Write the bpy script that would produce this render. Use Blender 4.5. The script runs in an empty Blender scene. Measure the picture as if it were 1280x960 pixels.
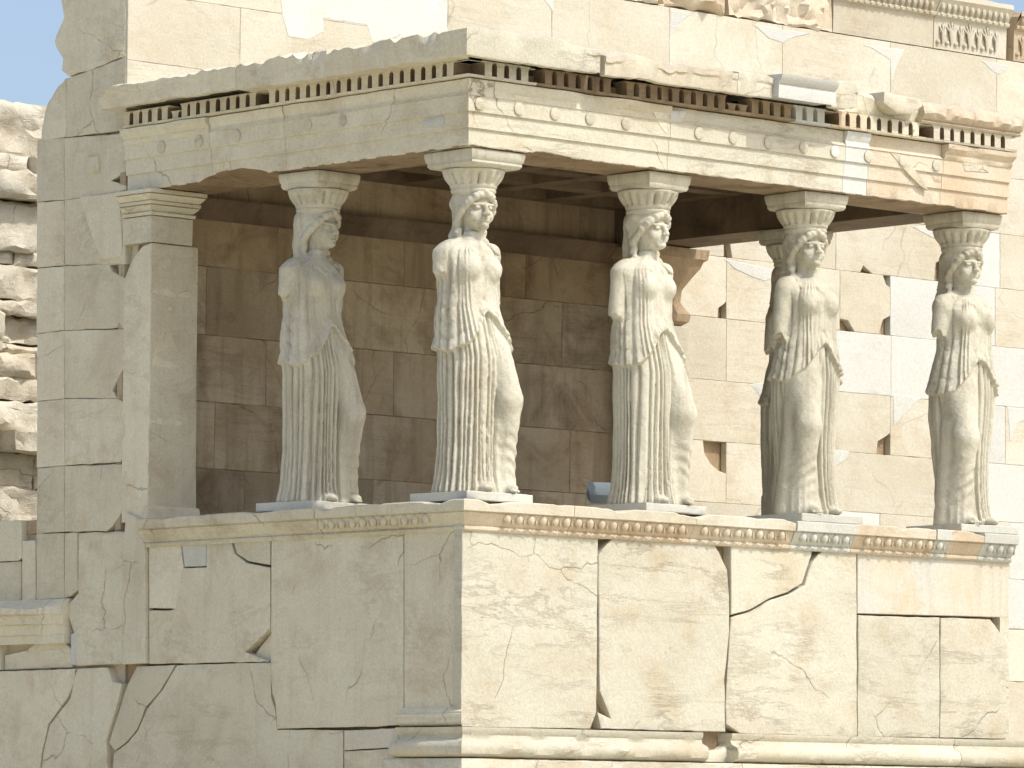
import bpy, bmesh, math, random
import numpy as np
from mathutils import Vector, Matrix, noise
from mathutils.geometry import delaunay_2d_cdt

S = bpy.context.scene
COL = S.collection
# ------------------------------------------------------------------ camera, sky, sun, exposure
CAM = Vector((-23.38799792, -26.19182648, -0.62707669))
CR = Vector((0.73933631, -0.67328391, 0.00840187))
CU = Vector((-0.06348554, -0.05728054, 0.99633756))
CF = Vector((0.67033678, 0.73716193, 0.08509338))
FPX = 6347.187
cd = bpy.data.cameras.new('camera'); cam = bpy.data.objects.new('camera', cd); COL.objects.link(cam)
cd.sensor_width = 36.0; cd.lens = 36.0 * FPX / 1280.0; cd.clip_start = 0.5; cd.clip_end = 6000
cam.matrix_world = Matrix(((CR.x, CU.x, -CF.x, CAM.x), (CR.y, CU.y, -CF.y, CAM.y), (CR.z, CU.z, -CF.z, CAM.z), (0, 0, 0, 1)))
S.camera = cam
SUN_EL, SUN_AZ = math.radians(53), math.radians(17)          # azimuth measured from south towards east
w = bpy.data.worlds.new('World'); S.world = w; w.use_nodes = True
nt = w.node_tree; nt.nodes.clear()
sky = nt.nodes.new('ShaderNodeTexSky'); sky.sky_type = 'NISHITA'; sky.sun_disc = False
sky.sun_elevation = SUN_EL; sky.sun_rotation = math.pi - SUN_AZ
sky.air_density = 0.8; sky.dust_density = 3.5; sky.ozone_density = 0.35
bgn = nt.nodes.new('ShaderNodeBackground'); bgn.inputs[1].default_value = 0.15
out = nt.nodes.new('ShaderNodeOutputWorld')
nt.links.new(sky.outputs[0], bgn.inputs[0]); nt.links.new(bgn.outputs[0], out.inputs[0])
sl = bpy.data.lights.new('sun', 'SUN'); sl.energy = 2.05; sl.angle = math.radians(0.5); sl.color = (1.0, 0.97, 0.91)
so = bpy.data.objects.new('sun', sl); COL.objects.link(so)
to_sun = Vector((math.sin(SUN_AZ) * math.cos(SUN_EL), -math.cos(SUN_AZ) * math.cos(SUN_EL), math.sin(SUN_EL)))
so.rotation_euler = to_sun.to_track_quat('Z', 'Y').to_euler(); so.location = (5, -20, 25)
S.view_settings.view_transform = 'Standard'; S.view_settings.look = 'None'
S.view_settings.gamma = 1.0; S.view_settings.use_curve_mapping = False
S.view_settings.exposure = 0.55
S.cycles.max_bounces = 8; S.cycles.diffuse_bounces = 4
S.cycles.use_denoising = True

# ------------------------------------------------------------------ photograph pixel -> point on a real plane
def ray(x, y):
    return CF + CR * ((x - 640) / FPX) - CU * ((y - 480) / FPX)
def at_x(px, py, X=0.0):
    d = ray(px, py); return CAM + d * ((X - CAM.x) / d.x)
def at_y(px, py, Y=0.0):
    d = ray(px, py); return CAM + d * ((Y - CAM.y) / d.y)
YW = 3.88                                   # face of the temple's south wall
def west(pts, X=0.0):                       # (Y, Z) outline on a west-facing plane
    return [(p.y, p.z) for p in (at_x(a, b, X) for a, b in pts)]
def south(pts, Y=0.0):                      # (X, Z) outline on a south-facing plane
    return [(p.x, p.z) for p in (at_y(a, b, Y) for a, b in pts)]

# ------------------------------------------------------------------ materials
def N(t, typ, **kw):
    n = t.nodes.new(typ)
    for k, v in kw.items():
        if k.startswith('i_'):
            n.inputs[k[2:].replace('_', ' ')].default_value = v
        else:
            setattr(n, k, v)
    return n
def ramp(t, src, stops):
    r = N(t, 'ShaderNodeValToRGB')
    el = r.color_ramp.elements
    while len(el) > 1: el.remove(el[-1])
    el[0].position, el[0].color = stops[0][0], (*[stops[0][1]] * 3, 1)
    for p, v in stops[1:]:
        e = el.new(p); e.color = (v, v, v, 1)
    t.links.new(src, r.inputs[0]); return r.outputs[0]
def mix(t, fac, a, b, mode='MIX'):
    m = N(t, 'ShaderNodeMix', data_type='RGBA', blend_type=mode)
    for s, v in ((m.inputs[0], fac), (m.inputs[6], a), (m.inputs[7], b)):
        if isinstance(v, (int, float)): s.default_value = v
        elif isinstance(v, tuple): s.default_value = (*v, 1) if len(v) == 3 else v
        else: t.links.new(v, s)
    return m.outputs[2]
def stone(name, c1, c2, stain, stain_amt=.5, vein=.35, vein_scale=(.8, .8, 7), vein_rot=(0, .1, 0), crack=.5, bump=.35, streak=0.0, rough=.75, vary=.1):
    c1, c2, stain = [(c[0] * .968, c[1] * 1.024, c[2] * 1.035) for c in (c1, c2, stain)]
    m = bpy.data.materials.new(name); m.use_nodes = True
    t = m.node_tree; t.nodes.clear()
    o = N(t, 'ShaderNodeOutputMaterial'); b = N(t, 'ShaderNodeBsdfPrincipled')
    b.inputs['Roughness'].default_value = rough; b.inputs['Specular IOR Level'].default_value = .25
    t.links.new(b.outputs[0], o.inputs[0])
    g = N(t, 'ShaderNodeNewGeometry'); oi = N(t, 'ShaderNodeObjectInfo')
    off = N(t, 'ShaderNodeVectorMath', operation='SCALE'); off.inputs[0].default_value = (37, 23, 11)
    t.links.new(oi.outputs['Random'], off.inputs['Scale'])
    pos = N(t, 'ShaderNodeVectorMath', operation='ADD')
    t.links.new(g.outputs['Position'], pos.inputs[0]); t.links.new(off.outputs[0], pos.inputs[1])
    P = pos.outputs[0]
    def noi(scale, detail=5, rot=None, sc=None, dist=0.0, rgh=.6):
        n = N(t, 'ShaderNodeTexNoise'); n.inputs['Scale'].default_value = scale; n.inputs['Detail'].default_value = detail
        n.inputs['Distortion'].default_value = dist; n.inputs['Roughness'].default_value = rgh
        if sc:
            mp = N(t, 'ShaderNodeMapping'); mp.inputs['Scale'].default_value = sc
            mp.inputs['Rotation'].default_value = rot or (0, 0, 0)
            t.links.new(P, mp.inputs[0]); t.links.new(mp.outputs[0], n.inputs['Vector'])
        else: t.links.new(P, n.inputs['Vector'])
        return n.outputs[0]
    big = ramp(t, noi(1.1, 6), [(.35, 0), (.65, 1)])
    col = mix(t, big, c1, c2)
    blot = ramp(t, noi(2.3, 8, dist=.6, rgh=.68), [(.50, 0), (.72, stain_amt)])
    col = mix(t, blot, col, stain)
    vn = noi(1.0, 8, vein_rot, vein_scale, .35, .7)
    vr = ramp(t, vn, [(.47, 0), (.5, vein), (.53, 0)])
    vd = ramp(t, vn, [(.52, 0), (.62, vein * .6), (.70, 0)])
    vmask = ramp(t, noi(1.15, 4), [(.44, .12), (.62, 1)])
    vm = N(t, 'ShaderNodeMath', operation='MULTIPLY'); t.links.new(vr, vm.inputs[0]); t.links.new(vmask, vm.inputs[1]); vr = vm.outputs[0]
    vm2 = N(t, 'ShaderNodeMath', operation='MULTIPLY'); t.links.new(vd, vm2.inputs[0]); t.links.new(vmask, vm2.inputs[1]); vd = vm2.outputs[0]
    dark = tuple(x * .55 for x in stain)
    col = mix(t, vr, col, dark); col = mix(t, vd, col, stain)
    if streak:
        stv = ramp(t, noi(1.0, 6, None, (9, 9, .7), .2, .65), [(.5, 0), (.7, streak)])
        col = mix(t, stv, col, dark)
    # fine cracks: distance to cell edges of a wobbled cell pattern, kept in patches
    wob = N(t, 'ShaderNodeTexNoise'); wob.inputs['Scale'].default_value = 1.3; wob.inputs['Detail'].default_value = 7
    t.links.new(P, wob.inputs['Vector'])
    wadd = N(t, 'ShaderNodeVectorMath', operation='MULTIPLY_ADD'); wadd.inputs[1].default_value = (.55, .55, .55)
    t.links.new(wob.outputs['Color'], wadd.inputs[0]); t.links.new(P, wadd.inputs[2])
    vo = N(t, 'ShaderNodeTexVoronoi', feature='DISTANCE_TO_EDGE'); vo.inputs['Scale'].default_value = .75
    t.links.new(wadd.outputs[0], vo.inputs['Vector'])
    cr = ramp(t, vo.outputs['Distance'], [(0, 1), (.0045, 0)])
    msk = ramp(t, noi(1.6, 3), [(.47, 0), (.56, crack)])
    mm = N(t, 'ShaderNodeMath', operation='MULTIPLY'); t.links.new(cr, mm.inputs[0]); t.links.new(msk, mm.inputs[1])
    col = mix(t, mm.outputs[0], col, tuple(x * .38 for x in stain))
    sp = ramp(t, noi(55, 4), [(.3, .82), (.7, 1.12)])
    col = mix(t, .6, col, mix(t, 1.0, col, sp, 'MULTIPLY'))
    pit = ramp(t, noi(28, 3, rgh=.5), [(.70, 0), (.76, .45 * crack)])
    col = mix(t, pit, col, dark)
    rv = N(t, 'ShaderNodeMapRange'); rv.inputs['To Min'].default_value = 1 - vary; rv.inputs['To Max'].default_value = 1 + vary * .6
    t.links.new(oi.outputs['Random'], rv.inputs[0])
    vc = N(t, 'ShaderNodeCombineColor')
    for i in range(3): t.links.new(rv.outputs[0], vc.inputs[i])
    col = mix(t, 1.0, col, vc.outputs[0], 'MULTIPLY')
    t.links.new(col, b.inputs['Base Color'])
    h1 = noi(16, 8, rgh=.65); h2 = noi(90, 3)
    s1 = N(t, 'ShaderNodeMath', operation='MULTIPLY_ADD'); s1.inputs[1].default_value = .25
    t.links.new(h2, s1.inputs[0]); t.links.new(h1, s1.inputs[2])
    s2 = N(t, 'ShaderNodeMath', operation='MULTIPLY_ADD'); s2.inputs[1].default_value = -.5
    t.links.new(mm.outputs[0], s2.inputs[0]); t.links.new(s1.outputs[0], s2.inputs[2])
    s3 = N(t, 'ShaderNodeMath', operation='MULTIPLY_ADD'); s3.inputs[1].default_value = -.6
    t.links.new(vr, s3.inputs[0]); t.links.new(s2.outputs[0], s3.inputs[2])
    bp = N(t, 'ShaderNodeBump'); bp.inputs['Strength'].default_value = bump; bp.inputs['Distance'].default_value = .02
    t.links.new(s3.outputs[0], bp.inputs['Height']); t.links.new(bp.outputs[0], b.inputs['Normal'])
    return m
M = {
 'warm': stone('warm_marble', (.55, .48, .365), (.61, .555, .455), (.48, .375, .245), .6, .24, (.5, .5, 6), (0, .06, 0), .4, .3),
 'pale': stone('pale_marble', (.535, .48, .37), (.59, .54, .435), (.47, .365, .225), .7, .45, (.7, .7, 3.2), (0, .4, .3), .8, .5),
 'white': stone('new_white_marble', (.555, .53, .48), (.60, .575, .53), (.54, .50, .42), .4, .14, crack=.15, bump=.2, vary=.08),
 'ochre': stone('ochre_marble', (.55, .43, .30), (.62, .53, .41), (.46, .31, .18), .6, .2, crack=.5, bump=.5),
 'grey': stone('grey_weathered_marble', (.61, .53, .39), (.67, .605, .465), (.50, .40, .265), .8, .24, (1.0, 1.0, 3), (.5, .2, 0), .7, .55, .14),
 'statue': stone('carved_marble', (.52, .47, .365), (.58, .53, .425), (.39, .315, .215), .5, .10, crack=.15, bump=.5, streak=.45, vary=.05),
 'brown': stone('stained_marble', (.33, .23, .14), (.44, .32, .205), (.19, .115, .06), .8, .3, crack=.7, bump=.6, streak=.35),
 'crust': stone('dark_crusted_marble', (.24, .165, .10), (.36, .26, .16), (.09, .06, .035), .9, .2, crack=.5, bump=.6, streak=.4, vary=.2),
 'umber': stone('dark_brown_marble', (.12, .08, .048), (.20, .138, .085), (.06, .04, .022), .8, .12, crack=.4, bump=.5, streak=.3, vary=.2),  # very dark brown marble for the ceiling, east inner beam and wall crown
 'tan': stone('tan_marble', (.36, .27, .165), (.49, .395, .275), (.19, .12, .065), .8, .25, (.5, .5, 7), (0, .05, 0), .6, .5, streak=.35, vary=.2),
 'inner': stone('brown_marble', (.31, .215, .12), (.46, .35, .225), (.16, .095, .05), .85, .12, (.5, .5, 5), (0, .06, 0), .6, .5, streak=.4, vary=.18),
 'slab': stone('banded_slab_marble', (.55, .475, .355), (.52, .50, .45), (.53, .40, .25), .8, .08, crack=.05, bump=.15, streak=.25),
 'rubble': stone('rough_limestone', (.58, .50, .375), (.65, .59, .48), (.40, .29, .175), .6, .35, (1, 1, 6), (.2, .2, 0), .7, .9),
 'plinth': stone('grey_plinth_marble', (.50, .475, .41), (.555, .53, .47), (.41, .36, .28), .4, .1, crack=.2, bump=.2),
 'dirt': stone('dusty_ground', (.60, .51, .365), (.66, .575, .43), (.52, .435, .305), .6, .2, crack=.2, bump=.8),
}
def plain(name, c, rough=.5, metal=0.0):
    m = bpy.data.materials.new(name); m.use_nodes = True; t = m.node_tree; b = t.nodes['Principled BSDF']
    n = N(t, 'ShaderNodeTexNoise'); n.inputs['Scale'].default_value = 30
    col = mix(t, ramp(t, n.outputs[0], [(.3, 0), (.7, 1)]), tuple(x * .85 for x in c), tuple(min(1, x * 1.1) for x in c))
    t.links.new(col, b.inputs['Base Color']); b.inputs['Roughness'].default_value = rough; b.inputs['Metallic'].default_value = metal
    return m
M['lamp'] = plain('grey_painted_metal', (.26, .31, .34), .45)
M['glass'] = plain('lamp_glass', (.04, .05, .055), .12)

# ------------------------------------------------------------------ objects
def tag(o, label=None, cat=None, group=None, kind=None):
    if label: o['label'] = label
    if cat: o['category'] = cat
    if group: o['group'] = group
    if kind: o['kind'] = kind
    return o
def thing(name, label, cat, loc=(0, 0, 0), group=None):
    o = bpy.data.objects.new(name, None); COL.objects.link(o); o.location = loc; o.empty_display_size = .2
    return tag(o, label, cat, group)
class MB:
    def __init__(s): s.v = []; s.f = []
    def add(s, v, f):
        k = len(s.v); s.v += [tuple(p) for p in v]; s.f += [tuple(i + k for i in q) for q in f]; return s
    def box(s, x0, x1, y0, y1, z0, z1):
        v = [(x, y, z) for z in (z0, z1) for y in (y0, y1) for x in (x0, x1)]
        return s.add(v, [(0, 2, 3, 1), (4, 5, 7, 6), (0, 1, 5, 4), (2, 6, 7, 3), (0, 4, 6, 2), (1, 3, 7, 5)])
    def ball(s, c, r, nu=10, nv=6):
        v = [(c[0], c[1], c[2] - r[2])]
        for j in range(1, nv):
            a = -math.pi / 2 + math.pi * j / nv
            for i in range(nu):
                b = 2 * math.pi * i / nu
                v.append((c[0] + r[0] * math.cos(a) * math.cos(b), c[1] + r[1] * math.cos(a) * math.sin(b), c[2] + r[2] * math.sin(a)))
        v.append((c[0], c[1], c[2] + r[2])); n = len(v) - 1; f = []
        for i in range(nu):
            f.append((0, 1 + (i + 1) % nu, 1 + i)); f.append((n, n - nu + i, n - nu + (i + 1) % nu))
            for j in range(nv - 2):
                a = 1 + j * nu; f.append((a + i, a + (i + 1) % nu, a + nu + (i + 1) % nu, a + nu + i))
        return s.add(v, f)
    def tube(s, pts, r, n=8):
        pts = [Vector(p) for p in pts]; v = []; f = []
        for k, p in enumerate(pts):
            d = (pts[min(k + 1, len(pts) - 1)] - pts[max(k - 1, 0)]).normalized()
            a = d.cross(Vector((.3, .9, .2))).normalized(); b = d.cross(a)
            rr = r[k] if isinstance(r, (list, tuple)) else r
            v += [p + a * rr * math.cos(2 * math.pi * i / n) + b * rr * math.sin(2 * math.pi * i / n) for i in range(n)]
        for k in range(len(pts) - 1):
            f += [(k * n + i, k * n + (i + 1) % n, (k + 1) * n + (i + 1) % n, (k + 1) * n + i) for i in range(n)]
        f += [tuple(range(n))[::-1], tuple(range((len(pts) - 1) * n, len(pts) * n))]
        return s.add(v, f)
def obj(name, mb, mat, parent=None, label=None, ang=38, recalc=True):
    me = bpy.data.meshes.new(name)
    off = parent.location if parent is not None and parent.parent is None else Vector()
    if parent is not None and parent.parent is not None: off = parent.parent.location
    me.from_pydata([(p[0] - off[0], p[1] - off[1], p[2] - off[2]) for p in mb.v], [], mb.f)
    if recalc:
        bm = bmesh.new(); bm.from_mesh(me); bmesh.ops.recalc_face_normals(bm, faces=bm.faces); bm.to_mesh(me); bm.free()
    me.polygons.foreach_set('use_smooth', [True] * len(me.polygons))
    if ang: me.set_sharp_from_angle(angle=math.radians(ang))
    me.materials.append(M[mat] if isinstance(mat, str) else mat)
    o = bpy.data.objects.new(name, me); COL.objects.link(o)
    if parent is not None: o.parent = parent
    if label: o['label'] = label
    return o
def split_mat(o, mat, test):
    me = o.data; me.materials.append(M[mat])
    for p in me.polygons:
        if test(p.center, p.normal): p.material_index = 1
    return o
def nz(x, y=0.0, z=0.0): return noise.noise(Vector((x, y, z)))
def fbm(p, o=4): return noise.fractal(Vector(p), 1.0, 2.0, o)

def resample(poly, step):
    o = []
    for i, a in enumerate(poly):
        b = poly[(i + 1) % len(poly)]; L = math.hypot(b[0] - a[0], b[1] - a[1]); n = max(1, round(L / step))
        o += [(a[0] + (b[0] - a[0]) * k / n, a[1] + (b[1] - a[1]) * k / n) for k in range(n)]
    return o
def area(p): return .5 * sum(p[i][0] * p[(i + 1) % len(p)][1] - p[(i + 1) % len(p)][0] * p[i][1] for i in range(len(p)))
def inset(poly, d):
    o = []; n = len(poly)
    for i in range(n):
        a, b, c = poly[i - 1], poly[i], poly[(i + 1) % n]
        d1 = (b[0] - a[0], b[1] - a[1]); d2 = (c[0] - b[0], c[1] - b[1])
        l1 = math.hypot(*d1) or 1e-9; l2 = math.hypot(*d2) or 1e-9
        nx = -d1[1] / l1 - d2[1] / l2; ny = d1[0] / l1 + d2[0] / l2; l = nx * nx + ny * ny
        if l < .3: nx, ny, l = -d1[1] / l1, d1[0] / l1, 1.0; k = 1.0
        else: k = 2.0 / l
        o.append((b[0] + nx * d * k, b[1] + ny * d * k))
    return o
def inside(p, poly):
    c = False; n = len(poly)
    for i in range(n):
        a, b = poly[i], poly[(i + 1) % n]
        if (a[1] > p[1]) != (b[1] > p[1]) and p[0] < (b[0] - a[0]) * (p[1] - a[1]) / (b[1] - a[1]) + a[0]: c = not c
    return c
SEED = [0]
def slab(mb, plane, poly, depth=.3, front=0.0, rough=.003, bev=.006, jit=.004, gap=.002, step=.06, grid=.08, rs=3.0):
    """a stone with a traced outline on a real plane: ('x', X) faces west, ('y', Y) faces south"""
    SEED[0] += 1; sd = SEED[0] * 7.13
    if area(poly) < 0: poly = poly[::-1]
    if gap: poly = inset(poly, gap)
    P = resample(poly, step)
    P = [(u + jit * (nz(u * 9, v * 9, sd) + .6 * nz(u * 30, v * 30, sd)), v + jit * (nz(u * 9, v * 9, sd + 50) + .6 * nz(u * 30, v * 30, sd + 9))) for u, v in P]
    Q = inset(P, bev); n = len(P)
    us = [p[0] for p in Q]; vs = [p[1] for p in Q]; I = inset(Q, .35 * grid); G = []
    rr = random.Random(SEED[0])
    u = min(us) + grid / 2
    while u < max(us):
        v = min(vs) + grid / 2
        while v < max(vs):
            p = (u + rr.uniform(-.3, .3) * grid, v + rr.uniform(-.3, .3) * grid)
            if inside(p, I): G.append(p)
            v += grid
        u += grid
    pts = [Vector(p) for p in Q + G]
    r = delaunay_2d_cdt(pts, [(i, (i + 1) % n) for i in range(n)], [list(range(n))], 1, 1e-6)
    vo, fo, ov = r[0], r[2], r[3]
    def W(u, v, wv):
        return (u, plane[1] - wv, v) if plane[0] == 'y' else (plane[1] - wv, u, v)
    V = []; ring = {}
    for k, p in enumerate(vo):
        ids = ov[k]; edge = any(i < n for i in ids)
        for i in ids:
            if i < n: ring[i] = k
        d = rough * (fbm((p[0] * rs, p[1] * rs, sd), 4) + .45 * nz(p[0] * rs * 5, p[1] * rs * 5, sd))
        V.append(W(p[0], p[1], front + (d * .5 - abs(d) * .4 if edge else d)))
    F = [tuple(f) for f in fo]; k0 = len(V)
    V += [W(u, v, front - bev * (1 + .6 * nz(u * 14, v * 14, sd))) for u, v in P]; V += [W(u, v, front - depth) for u, v in P]
    for i in range(n):
        j = (i + 1) % n
        if i in ring and j in ring and ring[i] != ring[j]:
            F.append((k0 + i, k0 + j, ring[j], ring[i]))
        F.append((k0 + n + i, k0 + n + j, k0 + j, k0 + i))
    return mb.add(V, F)
def wall_stone(name, plane, poly, mat, parent, label=None, **kw):
    return obj(name, slab(MB(), plane, poly, **kw), mat, parent, label, ang=28)
def sweep(mb, side, s0, s1, prof, step=.05, base=0.0, miter0=None, miter1=None, face=0.0, breaks=()):
    """mould a profile along a face. side 'w': runs along Y on the west face X=face; 's': along X on the south face Y=face.
    prof(s) -> closed list of (out, z). mitre: the coordinate of a corner where the run is cut at 45 degrees"""
    n = max(1, round((s1 - s0) / step)); ss = sorted(set([s0 + (s1 - s0) * k / n for k in range(n + 1)] + list(breaks)))
    V = []; m = None
    for k, s in enumerate(ss):
        p = prof(s); m = len(p)
        for o, z in p:
            t = s
            if miter0 is not None and k == 0: t = miter0 - o
            if miter1 is not None and k == len(ss) - 1: t = miter1 + o
            V.append((face - o, t, z) if side == 'w' else (t, face - o, z))
    F = []
    for k in range(len(ss) - 1):
        F += [(k * m + i, k * m + (i + 1) % m, (k + 1) * m + (i + 1) % m, (k + 1) * m + i) for i in range(m)]
    F += [tuple(range(m)), tuple(range((len(ss) - 1) * m, len(ss) * m))[::-1]]
    return mb.add(V, F)

# ================================================================== SETTING: ground
g = MB().box(-2500, 2500, -2500, 2500, -3.0, -2.3)
tag(obj('ground', g, 'dirt', ang=30), kind='structure')

# ================================================================== TEMPLE SOUTH WALL
tw = thing('temple_wall', 'high sunlit south wall of cream marble blocks with white repair patches, rising behind the porch', 'wall', (6, YW, -2.3))
ZC = [1.5, 2.0, 2.51, 3.02, 3.545, 4.062, 4.545, 5.05, 5.57, 6.1]     # course lines
core = MB()
core.box(0.20, 14, YW + .07, YW + .85, -2.3, 5.06); core.box(0.20, 14, YW + .07, YW + .55, 5.062, 6.56)
obj('wall_core', core, 'brown', tw)
def wx(px, py): return at_y(px, py, YW).x
def course(k, xs, mats, notch={}, face=YW, **kw):
    z0, z1 = ZC[k], ZC[k + 1]
    for i in range(len(xs) - 1):
        poly = [(xs[i], z0), (xs[i + 1], z0), (xs[i + 1], z1), (xs[i], z1)]
        if i in notch: poly = notch[i](xs[i], xs[i + 1], z0, z1)
        wall_stone('marble_block', ('y', face), poly, mats[i], tw, depth=.065, gap=.001, bev=.004, rough=.002, jit=.0025, **kw)
X0, XE, XR = 0.004, 5.62, 13.0
# lowest courses east of the porch podium
ZC0 = [-2.25, -1.7, -1.1, -.5, .08, .60, 1.06, 1.5]
for k in range(7):
    xs = [5.75, 7.1, 8.4, 9.75 if k % 2 else 9.4, 11.0, 13.0]
    for i in range(5):
        wall_stone('marble_block', ('y', YW), [(xs[i], ZC0[k]), (xs[i + 1], ZC0[k]), (xs[i + 1], ZC0[k + 1]), (xs[i], ZC0[k + 1])],
                   'white' if (k, i) == (6, 3) else 'warm', tw, depth=.065)
# courses seen under and beside the porch roof: brown marble inside, darkest in the upper courses, cream outside
def nTR(w_, h_):   # notch in the top right corner
    return lambda a, b, c, d: [(a, c), (b, c), (b, d - h_), (b - w_ * .7, d - h_ * .8), (b - w_, d), (a, d)]
def nBR(w_, h_): return lambda a, b, c, d: [(a, c), (b - w_, c), (b - w_ * .9, c + h_ * .7), (b - w_ * .3, c + h_), (b, c + h_ * 1.2), (b, d), (a, d)]
def nBL(w_, h_): return lambda a, b, c, d: [(a, c + h_), (a + w_ * .7, c + h_ * .9), (a + w_, c), (b, c), (b, d), (a, d)]
def nTL(w_, h_): return lambda a, b, c, d: [(a, c), (b, c), (b, d), (a + w_, d), (a + w_ * .8, d - h_ * .8), (a, d - h_)]
hole_x = wx(908, 570)
def big_hole(a, b, c, d):
    s = lambda x, y: (wx(x, y), at_y(x, y, YW).z)
    return [(a, c), (b, c), s(908, 592), s(898, 588), s(888, 579), s(881, 567), (wx(879, 556), d), (a, d)]
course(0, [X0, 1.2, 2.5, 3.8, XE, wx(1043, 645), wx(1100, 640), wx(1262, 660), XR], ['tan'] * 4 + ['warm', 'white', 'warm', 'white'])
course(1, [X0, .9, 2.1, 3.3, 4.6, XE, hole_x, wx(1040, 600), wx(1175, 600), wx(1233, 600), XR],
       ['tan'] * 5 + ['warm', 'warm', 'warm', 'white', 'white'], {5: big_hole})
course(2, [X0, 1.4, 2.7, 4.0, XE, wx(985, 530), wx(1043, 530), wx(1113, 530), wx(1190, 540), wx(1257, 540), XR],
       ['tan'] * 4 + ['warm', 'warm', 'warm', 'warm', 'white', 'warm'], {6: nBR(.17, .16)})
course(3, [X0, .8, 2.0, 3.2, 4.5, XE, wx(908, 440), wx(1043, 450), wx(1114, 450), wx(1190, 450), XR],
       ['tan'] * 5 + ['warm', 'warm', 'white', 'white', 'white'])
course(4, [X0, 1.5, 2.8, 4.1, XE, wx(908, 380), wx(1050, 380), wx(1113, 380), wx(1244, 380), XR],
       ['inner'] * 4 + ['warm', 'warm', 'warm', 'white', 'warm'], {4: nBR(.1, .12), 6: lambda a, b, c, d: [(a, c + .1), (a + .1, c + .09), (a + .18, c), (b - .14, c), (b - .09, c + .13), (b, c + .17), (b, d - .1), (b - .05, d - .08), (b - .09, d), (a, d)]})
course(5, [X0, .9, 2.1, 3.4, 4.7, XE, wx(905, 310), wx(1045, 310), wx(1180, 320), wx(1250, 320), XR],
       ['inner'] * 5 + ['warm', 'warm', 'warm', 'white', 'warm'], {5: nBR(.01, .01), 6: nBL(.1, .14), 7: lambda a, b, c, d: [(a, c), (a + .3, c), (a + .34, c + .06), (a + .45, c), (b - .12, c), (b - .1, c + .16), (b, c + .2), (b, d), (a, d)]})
course(6, [X0, 1.4, 2.7, 4.0, 5.3, 6.7, 8.0, 9.4, 10.8, XR], ['warm'] * 9)
# white inlays
for pts, Y in (([(905, 323), (940, 331), (974, 338), (972, 345), (955, 352), (938, 346), (920, 338)], YW),
               ([(937, 480), (957, 478), (958, 502), (950, 497)], YW), ([(1040, 562), (1062, 564), (1058, 574), (1043, 584)], YW),
               ([(1116, 493), (1152, 497), (1128, 520), (1117, 532)], YW), ([(1259, 508), (1290, 512), (1290, 520), (1272, 530), (1262, 552)], YW),
               ([(1140, 282), (1160, 284), (1180, 296), (1190, 318), (1184, 345), (1179, 345), (1180, 318), (1170, 300), (1150, 289)], YW)):
    wall_stone('repair_patch', ('y', Y), south(pts, Y), 'white', tw, depth=.06, front=.004, jit=.006, gap=0)
# above the porch roof
course(7, [X0, 1.1, 2.45, 3.8, 5.1, 6.4, 7.7, 9.0, 10.4, XR], ['warm'] * 9)
xj = [X0, wx(224, -20), wx(430, 5), wx(560, 8), wx(690, 10), wx(837, 40), wx(978, 75), wx(1113, 85), wx(1246, 110), XR]
course(8, xj, ['warm', 'warm', 'white', 'warm', 'warm', 'warm', 'warm', 'warm', 'warm'])
for pts in ([(352, 18), (350, -4), (365, -12), (540, -10), (562, 40), (540, 52), (465, 54), (458, 32), (430, 27), (404, 24), (404, 40), (385, 50), (360, 46)],
            [(674, -8), (700, -8), (692, 2), (691, 17), (686, 8)], [(838, 12), (866, 18), (848, 30), (838, 45)], [(942, 30), (1012, 42), (984, 50), (978, 54), (960, 48)],
            [(1080, 55), (1130, 62), (1122, 80), (1114, 102), (1112, 75)], [(1226, 76), (1262, 82), (1250, 94), (1244, 92)]):
    wall_stone('repair_patch', ('y', YW), south(pts, YW), 'white', tw, depth=.06, front=.004, jit=.008, gap=0)
# ornamented top course (necking band), broken towards the west
def frieze(x0, x1, z1, kind, seed):
    mb = MB(); z0 = 6.108; rr = random.Random(seed)
    if kind == 'rubble':
        slab(mb, ('y', YW), [(x0, z0), (x1, z0), (x1, z1 - .03), (x1 - .3, z1), (x0 + .4, z1 - .05), (x0, z1)], depth=.4, front=.02, rough=.09, rs=6, grid=.05, jit=.02, bev=.02)
        return mb
    sweep(mb, 's', x0, x1, lambda s: [(-.4, z0), (.0 + .006 * nz(s * 9, seed), z0), (.01 + .006 * nz(s * 6, seed + 3), z0 + .27), (.045, z0 + .285), (.05, z0 + .31), (.03, z0 + .32), (.085, z0 + .41), (.10, z0 + .43), (.095, z1 - .02 + .015 * nz(s * 5, seed)), (-.4, z1)], .06, face=YW)
    x = x0 + .05
    while x < x1 - .04:
        mb.ball((x, YW - .055, z0 + .37), (.026, .03, .048), 8, 5); mb.ball((x, YW - .045, z0 + .298), (.02, .02, .014), 6, 4)
        x += .075
    if kind == 'relief':
        x = x0 + .1; q = 0
        while x < x1 - .08:
            hgt = .21 if q % 2 else .17
            for a in (-2, -1, 0, 1, 2) if q % 2 else (-1, 0, 1):
                mb.tube([(x, YW - .012, z0 + .05), (x + a * .018, YW - .03, z0 + .05 + hgt * .55), (x + a * .036, YW - .012, z0 + .05 + hgt * (1 - .12 * abs(a)))], [.008, .013, .007], 6)
            mb.ball((x - .055, YW - .01, z0 + .06), (.022, .02, .022), 8, 5)
            x += .115; q += 1
    return mb
zt_f = 6.58
fx = [wx(795, 0), wx(905, 10), wx(1041, 25), wx(1167, 45), wx(1262, 60)]
obj('frieze_block', frieze(3.6, fx[0] + .25, 6.5, 'rubble', 1), 'rubble', tw)
obj('frieze_block', frieze(fx[0] + .26, fx[1], 6.52, 'rubble', 2), 'ochre', tw)
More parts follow.
